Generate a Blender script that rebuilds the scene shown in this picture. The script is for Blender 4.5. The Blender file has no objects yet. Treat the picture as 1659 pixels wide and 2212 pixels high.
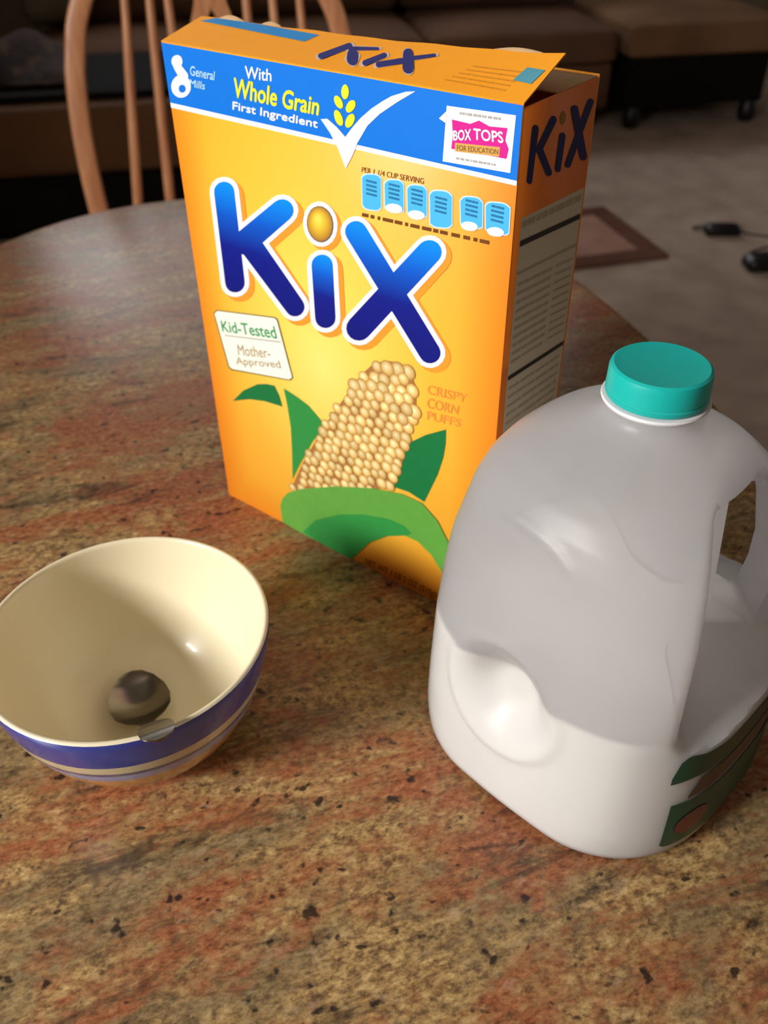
import bpy, bmesh, math, random
from mathutils import Vector, Matrix

random.seed(7)
SC = bpy.context.scene
COL = SC.collection
PI = math.pi
TABLE = 0.74            # height of the table top
BOX_ROT = math.radians(-48)

# ---------------------------------------------------------------- camera
cam_d = bpy.data.cameras.new('camera')
cam = bpy.data.objects.new('camera', cam_d)
COL.objects.link(cam)
_right = Vector((0.98449, -0.17518, -0.00965)).normalized()
_fwd = Vector((0.13144, 0.77288, -0.62079)).normalized()
_up = _right.cross(_fwd).normalized()
_right = _fwd.cross(_up).normalized()
cam.matrix_world = Matrix(((_right.x, _up.x, -_fwd.x, 0.02525),
                           (_right.y, _up.y, -_fwd.y, -0.51645),
                           (_right.z, _up.z, -_fwd.z, 1.12206),
                           (0, 0, 0, 1)))
cam_d.sensor_fit = 'VERTICAL'
cam_d.sensor_height = 24.0
cam_d.lens = 24.0 * 1900.0 / 2212.0
cam_d.clip_start = 0.02
cam_d.clip_end = 50
cam_d.dof.use_dof = True
cam_d.dof.focus_distance = 0.37
cam_d.dof.aperture_fstop = cam_d.lens / 2.8      # about 2.8 mm of aperture, a phone lens
SC.camera = cam

# ---------------------------------------------------------------- world, daylight, exposure
world = bpy.data.worlds.new('sky')
SC.world = world
world.use_nodes = True
wn = world.node_tree.nodes
wn['Background'].inputs[0].default_value = (0.62, 0.76, 1.0, 1)
wn['Background'].inputs[1].default_value = 0.8


def area_light(name, loc, target, sx, sy, power, color):
    d = bpy.data.lights.new(name, 'AREA')
    d.shape = 'RECTANGLE'
    d.size, d.size_y = sx, sy
    d.energy = power
    d.color = color
    o = bpy.data.objects.new(name, d)
    COL.objects.link(o)
    o.location = loc
    o.rotation_euler = (Vector(target) - Vector(loc)).to_track_quat('-Z', 'Y').to_euler()
    return o


# daylight standing in the two window openings
area_light('window_daylight_left', (-1.86, -1.00, 1.78), (-1.0, -0.90, 1.62), 0.70, 0.68, 182, (1.0, 0.97, 0.94))
area_light('window_daylight_back', (0.55, 4.86, 1.95), (0.55, 4.0, 1.85), 3.7, 1.2, 34, (1.0, 0.96, 0.90))
area_light('window_daylight_right', (4.06, 0.60, 1.70), (3.0, 0.60, 1.65), 0.95, 0.95, 4.5, (1.0, 0.98, 0.95))

vs = SC.view_settings
vs.view_transform = 'Standard'
vs.look = 'None'
vs.gamma = 1.0
vs.use_curve_mapping = False
vs.exposure = 0.0


# ---------------------------------------------------------------- helpers
def srgb(r, g, b):
    f = lambda c: (c / 12.92) if c <= 0.04045 else ((c + 0.055) / 1.055) ** 2.4
    return (f(r / 255.0), f(g / 255.0), f(b / 255.0), 1.0)


def new_mat(name):
    m = bpy.data.materials.new(name)
    m.use_nodes = True
    return m, m.node_tree.nodes, m.node_tree.links


def pmat(name, col, rough=0.5, metal=0.0, spec=0.5, coat=0.0, coat_rough=0.1, var=0.0, scale=40, sheen=0.0, bump=0.0):
    """Principled material with a slight procedural variation of its colour."""
    m, n, l = new_mat(name)
    b = n['Principled BSDF']
    b.inputs['Base Color'].default_value = col
    b.inputs['Roughness'].default_value = rough
    b.inputs['Metallic'].default_value = metal
    b.inputs['Specular IOR Level'].default_value = spec
    b.inputs['Coat Weight'].default_value = coat
    b.inputs['Coat Roughness'].default_value = coat_rough
    b.inputs['Sheen Weight'].default_value = sheen
    if var > 0 or bump > 0:
        tc = n.new('ShaderNodeTexCoord')
        nz = n.new('ShaderNodeTexNoise')
        nz.inputs['Scale'].default_value = scale
        nz.inputs['Detail'].default_value = 4
        l.new(tc.outputs['Object'], nz.inputs['Vector'])
        if var > 0:
            mx = n.new('ShaderNodeMix')
            mx.data_type = 'RGBA'
            mx.inputs['A'].default_value = (*[c * (1 - var) for c in col[:3]], 1)
            mx.inputs['B'].default_value = (*[min(1, c * (1 + var)) for c in col[:3]], 1)
            l.new(nz.outputs['Fac'], mx.inputs['Factor'])
            l.new(mx.outputs['Result'], b.inputs['Base Color'])
        if bump > 0:
            bp = n.new('ShaderNodeBump')
            bp.inputs['Strength'].default_value = bump
            bp.inputs['Distance'].default_value = 0.004
            l.new(nz.outputs['Fac'], bp.inputs['Height'])
            l.new(bp.outputs['Normal'], b.inputs['Normal'])
    return m


def ramp(nodes, stops, interp='LINEAR'):
    r = nodes.new('ShaderNodeValToRGB')
    r.color_ramp.interpolation = interp
    while len(r.color_ramp.elements) < len(stops):
        r.color_ramp.elements.new(0.5)
    for e, (p, c) in zip(r.color_ramp.elements, stops):
        e.position = p
        e.color = c
    return r


def obj(name, verts, faces, mat, parent=None, smooth=False, angle=None, loc=None):
    me = bpy.data.meshes.new(name)
    me.from_pydata([tuple(v) for v in verts], [], faces)
    me.validate()
    me.update()
    return wrap(name, me, mat, parent, smooth, angle, loc)


def wrap(name, me, mat, parent=None, smooth=False, angle=None, loc=None):
    if mat is not None:
        me.materials.clear()
        me.materials.append(mat)
    if smooth or angle:
        me.polygons.foreach_set('use_smooth', [True] * len(me.polygons))
        if angle:
            me.set_sharp_from_angle(angle=math.radians(angle))
    o = bpy.data.objects.new(name, me)
    COL.objects.link(o)
    if parent is not None:
        o.parent = parent
    if loc is not None:
        o.location = loc
    return o


def bm_obj(name, bm, mat, parent=None, smooth=False, angle=None, loc=None):
    me = bpy.data.meshes.new(name)
    bmesh.ops.recalc_face_normals(bm, faces=bm.faces)
    bm.to_mesh(me)
    bm.free()
    return wrap(name, me, mat, parent, smooth, angle, loc)


def tag(o, label=None, cat=None, group=None, kind=None):
    if label:
        o['label'] = label
    if cat:
        o['category'] = cat
    if group:
        o['group'] = group
    if kind:
        o['kind'] = kind
    return o


def empty(name, loc, rotz=0.0):
    o = bpy.data.objects.new(name, None)
    o.empty_display_size = 0.05
    COL.objects.link(o)
    o.location = loc
    o.rotation_euler = (0, 0, rotz)
    return o


def rbox(name, lo, hi, mat, parent=None, bevel=0.0, seg=3, warp=None, cuts=0):
    """Box from corner lo to corner hi with rounded edges."""
    bm = bmesh.new()
    bmesh.ops.create_cube(bm, size=1)
    for v in bm.verts:
        v.co = Vector([(lo[i] + hi[i]) / 2 + v.co[i] * (hi[i] - lo[i]) for i in range(3)])
    if cuts:
        bmesh.ops.subdivide_edges(bm, edges=bm.edges[:], cuts=cuts, use_grid_fill=True)
        if bevel:
            es = [e for e in bm.edges if len(e.link_faces) == 2 and e.calc_face_angle(0) > 0.5]
            bmesh.ops.bevel(bm, geom=es, offset=bevel, segments=seg, profile=0.5, affect='EDGES')
    elif bevel:
        bmesh.ops.bevel(bm, geom=bm.edges[:], offset=bevel, segments=seg, profile=0.5, affect='EDGES')
    if warp:
        for v in bm.verts:
            v.co = Vector(warp(v.co))
    return bm_obj(name, bm, mat, parent, smooth=bevel > 0, angle=50 if bevel > 0 else None)


def lathe(name, prof, mat, parent=None, seg=64, angle=40, loc=None, caps=True):
    """Surface of revolution about z from a list of (radius, height)."""
    v, f = [], []
    for r, z in prof:
        for i in range(seg):
            a = 2 * PI * i / seg
            v.append((r * math.cos(a), r * math.sin(a), z))
    for j in range(len(prof) - 1):
        for i in range(seg):
            i2 = (i + 1) % seg
            f.append((j * seg + i, j * seg + i2, (j + 1) * seg + i2, (j + 1) * seg + i))
    for j, rev in ((0, True), (len(prof) - 1, False)):
        if caps and prof[j][0] > 1e-5:
            ring = [j * seg + i for i in range(seg)]
            f.append(ring[::-1] if rev else ring)
    bm = bmesh.new()
    vs_ = [bm.verts.new(p) for p in v]
    for q in f:
        try:
            bm.faces.new([vs_[i] for i in q])
        except ValueError:
            pass
    bmesh.ops.remove_doubles(bm, verts=bm.verts[:], dist=1e-6)
    return bm_obj(name, bm, mat, parent, smooth=True, angle=angle, loc=loc)


def tube_data(path, radii, seg=10, flat=None):
    """Vertices and faces of a tube; flat=(wx, wy, side vector) gives a flattened bar."""
    pts = [Vector(p) for p in path]
    n = len(pts)
    if not hasattr(radii, '__len__'):
        radii = [radii] * n
    v, f = [], []
    ref = Vector((0, 0, 1))
    t0 = (pts[1] - pts[0]).normalized()
    if abs(t0.dot(ref)) > 0.95:
        ref = Vector((0, 1, 0))
    for k in range(n):
        t = (pts[min(k + 1, n - 1)] - pts[max(k - 1, 0)]).normalized()
        if flat:
            b = Vector(flat[2])
            b = (b - t * b.dot(t)).normalized()
            a = b.cross(t).normalized()
        else:
            a = (ref - t * ref.dot(t)).normalized()
            b = t.cross(a).normalized()
            ref = a
        for i in range(seg):
            th = 2 * PI * i / seg
            if flat:
                c, s = math.cos(th), math.sin(th)
                ex = 0.45
                ca = math.copysign(abs(c) ** ex, c) * flat[0] * radii[k]
                sb = math.copysign(abs(s) ** ex, s) * flat[1] * radii[k]
                v.append(pts[k] + a * ca + b * sb)
            else:
                v.append(pts[k] + (a * math.cos(th) + b * math.sin(th)) * radii[k])
    for k in range(n - 1):
        for i in range(seg):
            i2 = (i + 1) % seg
            f.append((k * seg + i, k * seg + i2, (k + 1) * seg + i2, (k + 1) * seg + i))
    f.append(tuple(range(seg))[::-1])
    f.append(tuple((n - 1) * seg + i for i in range(seg)))
    return v, f


def tube(name, path, radii, mat, parent=None, seg=10, flat=None):
    v, f = tube_data(path, radii, seg, flat)
    return obj(name, v, f, mat, parent, smooth=True, angle=55)


def spline(pts, sub=6):
    """Catmull-Rom through the points."""
    P = [Vector(p) for p in pts]
    out = []
    for i in range(len(P) - 1):
        a, b, c, d = P[max(i - 1, 0)], P[i], P[i + 1], P[min(i + 2, len(P) - 1)]
        for k in range(sub):
            t = k / sub
            out.append(0.5 * ((2 * b) + (c - a) * t + (2 * a - 5 * b + 4 * c - d) * t * t + (3 * b - a - 3 * c + d) * t ** 3))
    out.append(P[-1])
    return out


def interp(tab, x):
    if x <= tab[0][0]:
        return tab[0][1]
    for (a, p), (b, q) in zip(tab, tab[1:]):
        if x <= b:
            return p + (q - p) * (x - a) / (b - a)
    return tab[-1][1]


def smooth01(a, b, x):
    t = max(0.0, min(1.0, (x - a) / (b - a)))
    return t * t * (3 - 2 * t)


def b2w(x, y, z):
    """A point given along the cereal box's own edges, in room coordinates."""
    c, s = math.cos(BOX_ROT), math.sin(BOX_ROT)
    return (c * x - s * y, s * x + c * y, z + TABLE)


# ---------------------------------------------------------------- materials
def granite_material():
    m, n, l = new_mat('granite')
    b = n['Principled BSDF']
    tc = n.new('ShaderNodeTexCoord')
    mp = n.new('ShaderNodeMapping')
    mp.inputs['Rotation'].default_value = (0, 0, math.radians(-9))
    l.new(tc.outputs['Object'], mp.inputs['Vector'])

    def noise(scale_xyz, scale, detail, rough, dist=0.0):
        q = n.new('ShaderNodeMapping')
        q.inputs['Scale'].default_value = scale_xyz
        l.new(mp.outputs['Vector'], q.inputs['Vector'])
        z = n.new('ShaderNodeTexNoise')
        z.inputs['Scale'].default_value = scale
        z.inputs['Detail'].default_value = detail
        z.inputs['Roughness'].default_value = rough
        z.inputs['Distortion'].default_value = dist
        l.new(q.outputs['Vector'], z.inputs['Vector'])
        return z

    def mix(fac, a, bb):
        x = n.new('ShaderNodeMix')
        x.data_type = 'RGBA'
        l.new(fac, x.inputs['Factor'])
        for sock, v in (('A', a), ('B', bb)):
            if isinstance(v, tuple):
                x.inputs[sock].default_value = v
            else:
                l.new(v, x.inputs[sock])
        return x.outputs['Result']

    fine = noise((1, 1.5, 1), 210, 4, 0.7)
    base = ramp(n, [(0.32, srgb(84, 62, 42)), (0.44, srgb(130, 102, 68)), (0.55, srgb(170, 138, 88)), (0.68, srgb(198, 170, 120))])
    l.new(fine.outputs['Fac'], base.inputs['Fac'])
    # tone drifts from tan to olive over a few centimetres
    ton = noise((1, 2.2, 1), 17, 5, 0.65, 0.4)
    tor = ramp(n, [(0.42, (0, 0, 0, 1)), (0.62, (0.7, 0.7, 0.7, 1))])
    l.new(ton.outputs['Fac'], tor.inputs['Fac'])
    oln = noise((1, 1.6, 1), 190, 4, 0.7)
    olv = ramp(n, [(0.32, srgb(58, 48, 38)), (0.50, srgb(112, 96, 68)), (0.68, srgb(152, 136, 104))])
    l.new(oln.outputs['Fac'], olv.inputs['Fac'])
    c0 = mix(tor.outputs['Color'], base.outputs['Color'], olv.outputs['Color'])
    # rust-red veins, broken up by the grain
    vein = noise((1, 2.5, 1), 7.5, 8, 0.68, 0.6)
    brk = noise((1, 1.5, 1), 75, 4, 0.65)
    vm = n.new('ShaderNodeMath')
    vm.operation = 'MULTIPLY_ADD'
    l.new(brk.outputs['Fac'], vm.inputs[0])
    vm.inputs[1].default_value = 0.34
    l.new(vein.outputs['Fac'], vm.inputs[2])
    vr = ramp(n, [(0.625, (0, 0, 0, 1)), (0.755, (0.9, 0.9, 0.9, 1))])
    l.new(vm.outputs[0], vr.inputs['Fac'])
    redn = noise((1, 1.6, 1), 200, 4, 0.7)
    red = ramp(n, [(0.32, srgb(82, 40, 26)), (0.47, srgb(138, 78, 50)), (0.60, srgb(162, 102, 68)), (0.72, srgb(186, 138, 102))])
    l.new(redn.outputs['Fac'], red.inputs['Fac'])
    c1 = mix(vr.outputs['Color'], c0, red.outputs['Color'])
    # dark mica specks
    sp = noise((1, 1.2, 1), 120, 2, 0.5, 0.2)
    spr = ramp(n, [(0.635, (0, 0, 0, 1)), (0.71, (0.9, 0.9, 0.9, 1))])
    l.new(sp.outputs['Fac'], spr.inputs['Fac'])
    c3 = mix(spr.outputs['Color'], c1, srgb(34, 27, 25))
    # dark smoky streaks
    dk = noise((1, 4.2, 1), 9.5, 8, 0.70, 0.8)
    dkm = n.new('ShaderNodeMath')
    dkm.operation = 'MULTIPLY_ADD'
    l.new(brk.outputs['Fac'], dkm.inputs[0])
    dkm.inputs[1].default_value = -0.22
    l.new(dk.outputs['Fac'], dkm.inputs[2])
    dkr = ramp(n, [(0.44, (0, 0, 0, 1)), (0.56, (0.8, 0.8, 0.8, 1))])
    l.new(dkm.outputs[0], dkr.inputs['Fac'])
    c4 = mix(dkr.outputs['Color'], c3, srgb(54, 42, 34))
    # pale quartz flecks
    lt = noise((1, 1.7, 1), 75, 4, 0.65, 0.2)
    ltr = ramp(n, [(0.60, (0, 0, 0, 1)), (0.74, (0.55, 0.55, 0.55, 1))])
    l.new(lt.outputs['Fac'], ltr.inputs['Fac'])
    c5 = mix(ltr.outputs['Color'], c4, srgb(184, 156, 124))
    l.new(c5, b.inputs['Base Color'])
    b.inputs['Roughness'].default_value = 0.28
    b.inputs['Specular IOR Level'].default_value = 0.30
    return m


def wood_material(name, c0, c1, rough=0.4):
    m, n, l = new_mat(name)
    b = n['Principled BSDF']
    tc = n.new('ShaderNodeTexCoord')
    mp = n.new('ShaderNodeMapping')
    mp.inputs['Scale'].default_value = (60, 60, 5)
    l.new(tc.outputs['Object'], mp.inputs['Vector'])
    nz = n.new('ShaderNodeTexNoise')
    nz.inputs['Scale'].default_value = 1.5
    nz.inputs['Detail'].default_value = 5
    l.new(mp.outputs['Vector'], nz.inputs['Vector'])
    r = ramp(n, [(0.3, c0), (0.7, c1)])
    l.new(nz.outputs['Fac'], r.inputs['Fac'])
    l.new(r.outputs['Color'], b.inputs['Base Color'])
    b.inputs['Roughness'].default_value = rough
    return m


def fabric_material(name, c0, c1, scale=30, bump=0.25, rough=0.9):
    m, n, l = new_mat(name)
    b = n['Principled BSDF']
    tc = n.new('ShaderNodeTexCoord')
    a = n.new('ShaderNodeTexNoise')
    a.inputs['Scale'].default_value = scale * 0.12
    a.inputs['Detail'].default_value = 5
    f = n.new('ShaderNodeTexNoise')
    f.inputs['Scale'].default_value = scale * 9
    f.inputs['Detail'].default_value = 2
    for q in (a, f):
        l.new(tc.outputs['Object'], q.inputs['Vector'])
    r = ramp(n, [(0.32, c0), (0.68, c1)])
    l.new(a.outputs['Fac'], r.inputs['Fac'])
    l.new(r.outputs['Color'], b.inputs['Base Color'])
    bp = n.new('ShaderNodeBump')
    bp.inputs['Strength'].default_value = bump
    bp.inputs['Distance'].default_value = 0.003
    l.new(f.outputs['Fac'], bp.inputs['Height'])
    l.new(bp.outputs['Normal'], b.inputs['Normal'])
    b.inputs['Roughness'].default_value = rough
    b.inputs['Specular IOR Level'].default_value = 0.2
    return m


M = {}
M['granite'] = granite_material()
M['oak'] = wood_material('oak', srgb(190, 124, 84), srgb(218, 158, 112), 0.35)
M['table_wood'] = wood_material('table_wood', srgb(92, 58, 36), srgb(120, 80, 52), 0.4)
M['carpet'] = fabric_material('carpet', srgb(176, 154, 138), srgb(202, 180, 162), 60, 0.6, 1.0)
M['rug'] = fabric_material('rug_pile', srgb(188, 142, 124), srgb(204, 160, 140), 70, 0.5, 1.0)
M['rug_edge'] = fabric_material('rug_border', srgb(112, 74, 58), srgb(126, 86, 68), 70, 0.5, 1.0)
M['sofa'] = fabric_material('sofa_fabric', srgb(92, 64, 46), srgb(118, 84, 60), 25, 0.3)
M['ottoman'] = fabric_material('ottoman_fabric', srgb(112, 82, 58), srgb(138, 104, 76), 25, 0.3)
M['chaise'] = fabric_material('chaise_fabric', srgb(98, 66, 42), srgb(116, 82, 54), 25, 0.3)
M['black_leather'] = pmat('black_leather', srgb(20, 17, 16), 0.9, spec=0.15, var=0.2, scale=60)
M['black_plastic'] = pmat('black_plastic', srgb(12, 12, 14), 0.35, var=0.2, scale=80)
M['black_wood'] = pmat('black_wood', srgb(16, 14, 14), 0.4, var=0.2, scale=30)
M['wall'] = pmat('wall_paint', srgb(122, 108, 90), 0.9, var=0.04, scale=6)
M['ceiling'] = pmat('ceiling_paint', srgb(160, 152, 140), 0.95, var=0.03, scale=6)
M['trim'] = pmat('white_trim', srgb(226, 222, 214), 0.5, var=0.03, scale=8)


def pane_material():
    m, n, l = new_mat('window_glass')
    n.remove(n['Principled BSDF'])
    t = n.new('ShaderNodeBsdfTransparent')
    g = n.new('ShaderNodeBsdfGlossy')
    g.inputs['Roughness'].default_value = 0.02
    x = n.new('ShaderNodeMixShader')
    x.inputs[0].default_value = 0.06
    l.new(t.outputs[0], x.inputs[1])
    l.new(g.outputs[0], x.inputs[2])
    l.new(x.outputs[0], n['Material Output'].inputs['Surface'])
    return m


M['glass'] = pane_material()

# ---------------------------------------------------------------- the room
X0, X1, Y0, Y1, ZC = -1.7, 3.9, -2.6, 4.7, 2.75
T = 0.12


def plain(name, lo, hi, mat, parent=None):
    return rbox(name, lo, hi, mat, parent)


tag(plain('floor', (X0 - T, Y0 - T, -0.1), (X1 + T, Y1 + T, 0.0), M['carpet']), kind='structure')
tag(plain('ceiling', (X0 - T, Y0 - T, ZC), (X1 + T, Y1 + T, ZC + 0.1), M['ceiling']), kind='structure')
tag(plain('wall_front', (X0 - T, Y0 - T, 0), (X1 + T, Y0, ZC), M['wall']), kind='structure')


def wall_with_window(wname, axis, wall_pos, out_pos, a0, a1, w0, w1, z0, z1, idx):
    """Wall in the plane axis=wall_pos from a0 to a1 with an opening w0..w1 by z0..z1."""
    lo_p, hi_p = min(wall_pos, out_pos), max(wall_pos, out_pos)
    bm = bmesh.new()

    def add(u0, u1, q0, q1, p0=lo_p, p1=hi_p):
        r = bmesh.ops.create_cube(bm, size=1)
        for v in r['verts']:
            cu = (u0 + u1) / 2 + v.co.y * (u1 - u0)
            cp = (p0 + p1) / 2 + v.co.x * (p1 - p0)
            cz = (q0 + q1) / 2 + v.co.z * (q1 - q0)
            v.co = (cp, cu, cz) if axis == 'x' else (cu, cp, cz)

    add(a0, w0, 0, ZC)
    add(w1, a1, 0, ZC)
    add(w0, w1, 0, z0)
    add(w0, w1, z1, ZC)
    tag(bm_obj(wname, bm, M['wall']), kind='structure')
    win = tag(empty('window_%d' % idx, ((lo_p + hi_p) / 2, (w0 + w1) / 2, z0) if axis == 'x' else ((w0 + w1) / 2, (lo_p + hi_p) / 2, z0)), kind='structure')
    wl = Vector(win.location)

    def piece(nm, u0, u1, q0, q1, p0, p1, mat):
        lo = (p0, u0, q0) if axis == 'x' else (u0, p0, q0)
        hi = (p1, u1, q1) if axis == 'x' else (u1, p1, q1)
        return rbox(nm, tuple(Vector(lo) - wl), tuple(Vector(hi) - wl), mat, win)

    fr = 0.05
    pm = (lo_p + hi_p) / 2
    piece('window_frame', w0, w0 + fr, z0, z1, pm - .03, pm + .03, M['trim'])
    piece('window_frame', w1 - fr, w1, z0, z1, pm - .03, pm + .03, M['trim'])
    piece('window_frame', w0 + fr, w1 - fr, z0, z0 + fr, pm - .03, pm + .03, M['trim'])
    piece('window_frame', w0 + fr, w1 - fr, z1 - fr, z1, pm - .03, pm + .03, M['trim'])
    mid = (w0 + w1) / 2
    piece('mullion', mid - .025, mid + .025, z0 + fr, z1 - fr, pm - .025, pm + .025, M['trim'])
    piece('pane', w0 + fr, mid - .025, z0 + fr, z1 - fr, pm - .003, pm + .003, M['glass'])
    piece('pane', mid + .025, w1 - fr, z0 + fr, z1 - fr, pm - .003, pm + .003, M['glass'])


wall_with_window('wall_left', 'x', X0, X0 - T, Y0, Y1, -1.33, -0.67, 1.44, 2.08, 1)
wall_with_window('wall_back', 'y', Y1, Y1 + T, X0 - T, X1 + T, -1.28, 2.38, 1.38, 2.55, 2)
wall_with_window('wall_right', 'x', X1, X1 + T, Y0, Y1, 0.15, 1.05, 1.25, 2.15, 3)
for nm, lo, hi in (('baseboard_left', (X0, Y0, 0), (X0 + .015, Y1, .09)), ('baseboard_back', (X0, Y1 - .015, 0), (X1, Y1, .09)),
                   ('baseboard_right', (X1 - .015, Y0, 0), (X1, Y1, .09))):
    tag(plain(nm, lo, hi, M['trim']), kind='structure')

# ---------------------------------------------------------------- table
def make_table():
    cx, cy, ax, ay, n = 0.020, -0.047, 0.384, 0.70, 2.6
    root = tag(empty('dining_table', (cx, cy, 0)), 'oval dining table with mottled brown and rust granite top', 'table')
    N = 160
    prof = [(0.0, -0.034), (-0.004, -0.038), (-0.02, -0.040)]
    edge = [(-0.020, -0.040), (-0.006, -0.038), (-0.001, -0.032), (0.0, -0.020), (-0.001, -0.008), (-0.004, -0.002), (-0.012, 0.0)]
    v, f = [], []
    for off, dz in edge:
        for i in range(N):
            t = 2 * PI * i / N
            c, s = math.cos(t), math.sin(t)
            x = math.copysign(abs(c) ** (2 / n), c)
            y = math.copysign(abs(s) ** (2 / n), s)
            v.append((x * (ax + off), y * (ay + off), TABLE + dz))
    for j in range(len(edge) - 1):
        for i in range(N):
            i2 = (i + 1) % N
            f.append((j * N + i, j * N + i2, (j + 1) * N + i2, (j + 1) * N + i))
    f.append(tuple(range(N))[::-1])
    f.append(tuple((len(edge) - 1) * N + i for i in range(N)))
    obj('table_top', v, f, M['granite'], root, smooth=True, angle=35)
    # apron and pedestal
    va, fa = [], []
    for off, dz in ((-.10, -.041), (-.10, -.115), (-.12, -.115), (-.12, -.041)):
        for i in range(N):
            t = 2 * PI * i / N
            c, s = math.cos(t), math.sin(t)
            va.append((math.copysign(abs(c) ** (2 / n), c) * (ax + off), math.copysign(abs(s) ** (2 / n), s) * (ay + off), TABLE + dz))
    for j in range(4):
        for i in range(N):
            i2 = (i + 1) % N
            j2 = (j + 1) % 4
            fa.append((j * N + i, j2 * N + i, j2 * N + i2, j * N + i2))
    obj('apron', va, fa, M['table_wood'], root, smooth=True, angle=35)
    for sy in (-1, 1):
        lathe('pedestal', [(.045, .10), (.055, .12), (.075, .2), (.08, .28), (.055, .36), (.04, .42), (.05, .5), (.06, .56), (.075, .60), (.09, .625), (.09, .699)], M['table_wood'], root, 32, loc=(0, sy * .28, 0))
        for sx in (-1, 1):
            pth = spline([(0, sy * .28, .17), (sx * .10, sy * .31, .15), (sx * .18, sy * .34, .08), (sx * .24, sy * .36, .022)])
            tube('foot', pth, [.034 - .012 * i / (len(pth) - 1) for i in range(len(pth))], M['table_wood'], root, 12)


make_table()


# ---------------------------------------------------------------- chair at the far end of the table
def make_chair():
    cx, y0 = 0.025, 1.08
    root = tag(empty('windsor_chair', (cx, 0.87, 0)), 'honey oak hoop-back chair with thin spindles behind the table', 'chair')
    ox, oy = cx, 0.87

    def bp_(x, z, dy=0.0):
        return (x, y0 + 0.15 * (z - .45) + dy - oy, z)

    hw = [(.44, .205), (.52, .222), (.60, .231), (.70, .233), (.78, .2275), (.813, .222), (.859, .211), (.896, .195), (.93, .174), (.96, .147), (.985, .113), (1.003, .075), (1.012, .036), (1.015, 0.0)]
    left = [bp_(-h, z) for z, h in hw]
    right = [bp_(h, z) for z, h in hw][::-1][1:]
    tube('hoop', spline(left + right, 4), 1.0, M['oak'], root, 16, flat=(.0165, .011, (0, 1, -0.15)))
    rad = lambda k, n_: .0068 + .0022 * math.sin(PI * min(1.0, 0.15 + k / n_))
    for xb, xt in ((-.160, -.1285), (-.104, -.0895), (-.062, -.0605), (.061, .0645), (.110, .1075), (.163, .1515)):
        zt = interp([(h, z) for z, h in hw[::-1]], abs(xt) * .96)
        pts = []
        for k in range(13):
            t = k / 12
            z = .445 + (zt - .445) * t
            q = (z - .593) / (.894 - .593)
            x = xb + (xt - xb) * q
            pts.append(bp_(x, z))
        tube('spindle', pts, [rad(k, 12) for k in range(13)], M['oak'], root, 10)
    # pierced splat in the middle
    outl = [(.445, .026), (.55, .024), (.64, .030), (.72, .040), (.79, .046), (.835, .044), (.862, .034), (.885, .026), (.91, .024), (.95, .027), (1.005, .030)]
    hole = [(.80, 0.0), (.815, .010), (.835, .014), (.855, .012), (.872, .004), (.878, 0.0)]
    zs = [0.445 + (1.0 - .445) * i / 90 for i in range(91)]
    v, f = [], []

    def hw_hole(z):
        return interp(hole, z) if .80 < z < .878 else 0.0
    for side in (-1, 1):
        base = len(v)
        for z in zs:
            a, b = hw_hole(z), interp(outl, z)
            for x, dy in ((a, -.006), (b, -.006), (b, .006), (a, .006)):
                v.append(bp_(side * x + .006, z, dy))
        for k in range(len(zs) - 1):
            for i in range(4):
                i2 = (i + 1) % 4
                q = (base + k * 4 + i, base + k * 4 + i2, base + (k + 1) * 4 + i2, base + (k + 1) * 4 + i)
                f.append(q if side > 0 else q[::-1])
    obj('splat', v, f, M['oak'], root, smooth=True, angle=40)
    # seat, legs, stretchers
    N = 64
    vs_, fs = [], []
    rows = [(-.012, .412), (0, .420), (0.0, .436), (-.010, .445)]
    for off, z in rows:
        for i in range(N):
            t = 2 * PI * i / N
            c, s = math.cos(t), math.sin(t)
            x = math.copysign(abs(c) ** .75, c) * (.225 + off) * (1.0 - .06 * s)
            y = math.copysign(abs(s) ** .75, s) * (.215 + off)
            vs_.append((x, y + .02, z))
    for j in range(len(rows) - 1):
        for i in range(N):
            i2 = (i + 1) % N
            fs.append((j * N + i, j * N + i2, (j + 1) * N + i2, (j + 1) * N + i))
    fs.append(tuple(range(N))[::-1])
    # dished top
    base = len(vs_)
    for q, dz in ((.75, -.004), (.45, -.010), (.15, -.012)):
        for i in range(N):
            p = vs_[3 * N + i]
            vs_.append((p[0] * q, (p[1] - .02) * q + .02, .445 + dz))
    for j in range(3):
        a = 3 * N if j == 0 else base + (j - 1) * N
        b = base + j * N
        for i in range(N):
            i2 = (i + 1) % N
            fs.append((a + i, a + i2, b + i2, b + i))
    fs.append(tuple(base + 2 * N + i for i in range(N)))
    obj('seat', vs_, fs, M['oak'], root, smooth=True, angle=40)
    legp = {}
    for sx in (-1, 1):
        for sy in (-1, 1):
            a = Vector((sx * .15, sy * .14 + .02, .418))
            b = Vector((sx * .205, sy * .20 + .02, .002))
            legp[sx, sy] = (a, b)
            pts = [a + (b - a) * (k / 10) for k in range(11)]
            tube('leg', pts, [.013, .016, .019, .020, .017, .014, .018, .0195, .017, .014, .011], M['oak'], root, 12)
    for sx in (-1, 1):
        p = [legp[sx, sy][0].lerp(legp[sx, sy][1], .58) for sy in (-1, 1)]
        tube('stretcher', [p[0].lerp(p[1], k / 8) for k in range(9)], [.009, .010, .012, .013, .014, .013, .012, .010, .009], M['oak'], root, 10)
    a = legp[-1, -1][0].lerp(legp[-1, 1][1], .5)
    mid = [sum((legp[sx, sy][0].lerp(legp[sx, sy][1], .58) for sy in (-1, 1)), Vector()) / 2 for sx in (-1, 1)]
    tube('stretcher', [mid[0].lerp(mid[1], k / 8) for k in range(9)], [.009, .010, .012, .013, .014, .013, .012, .010, .009], M['oak'], root, 10)


make_chair()


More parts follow.
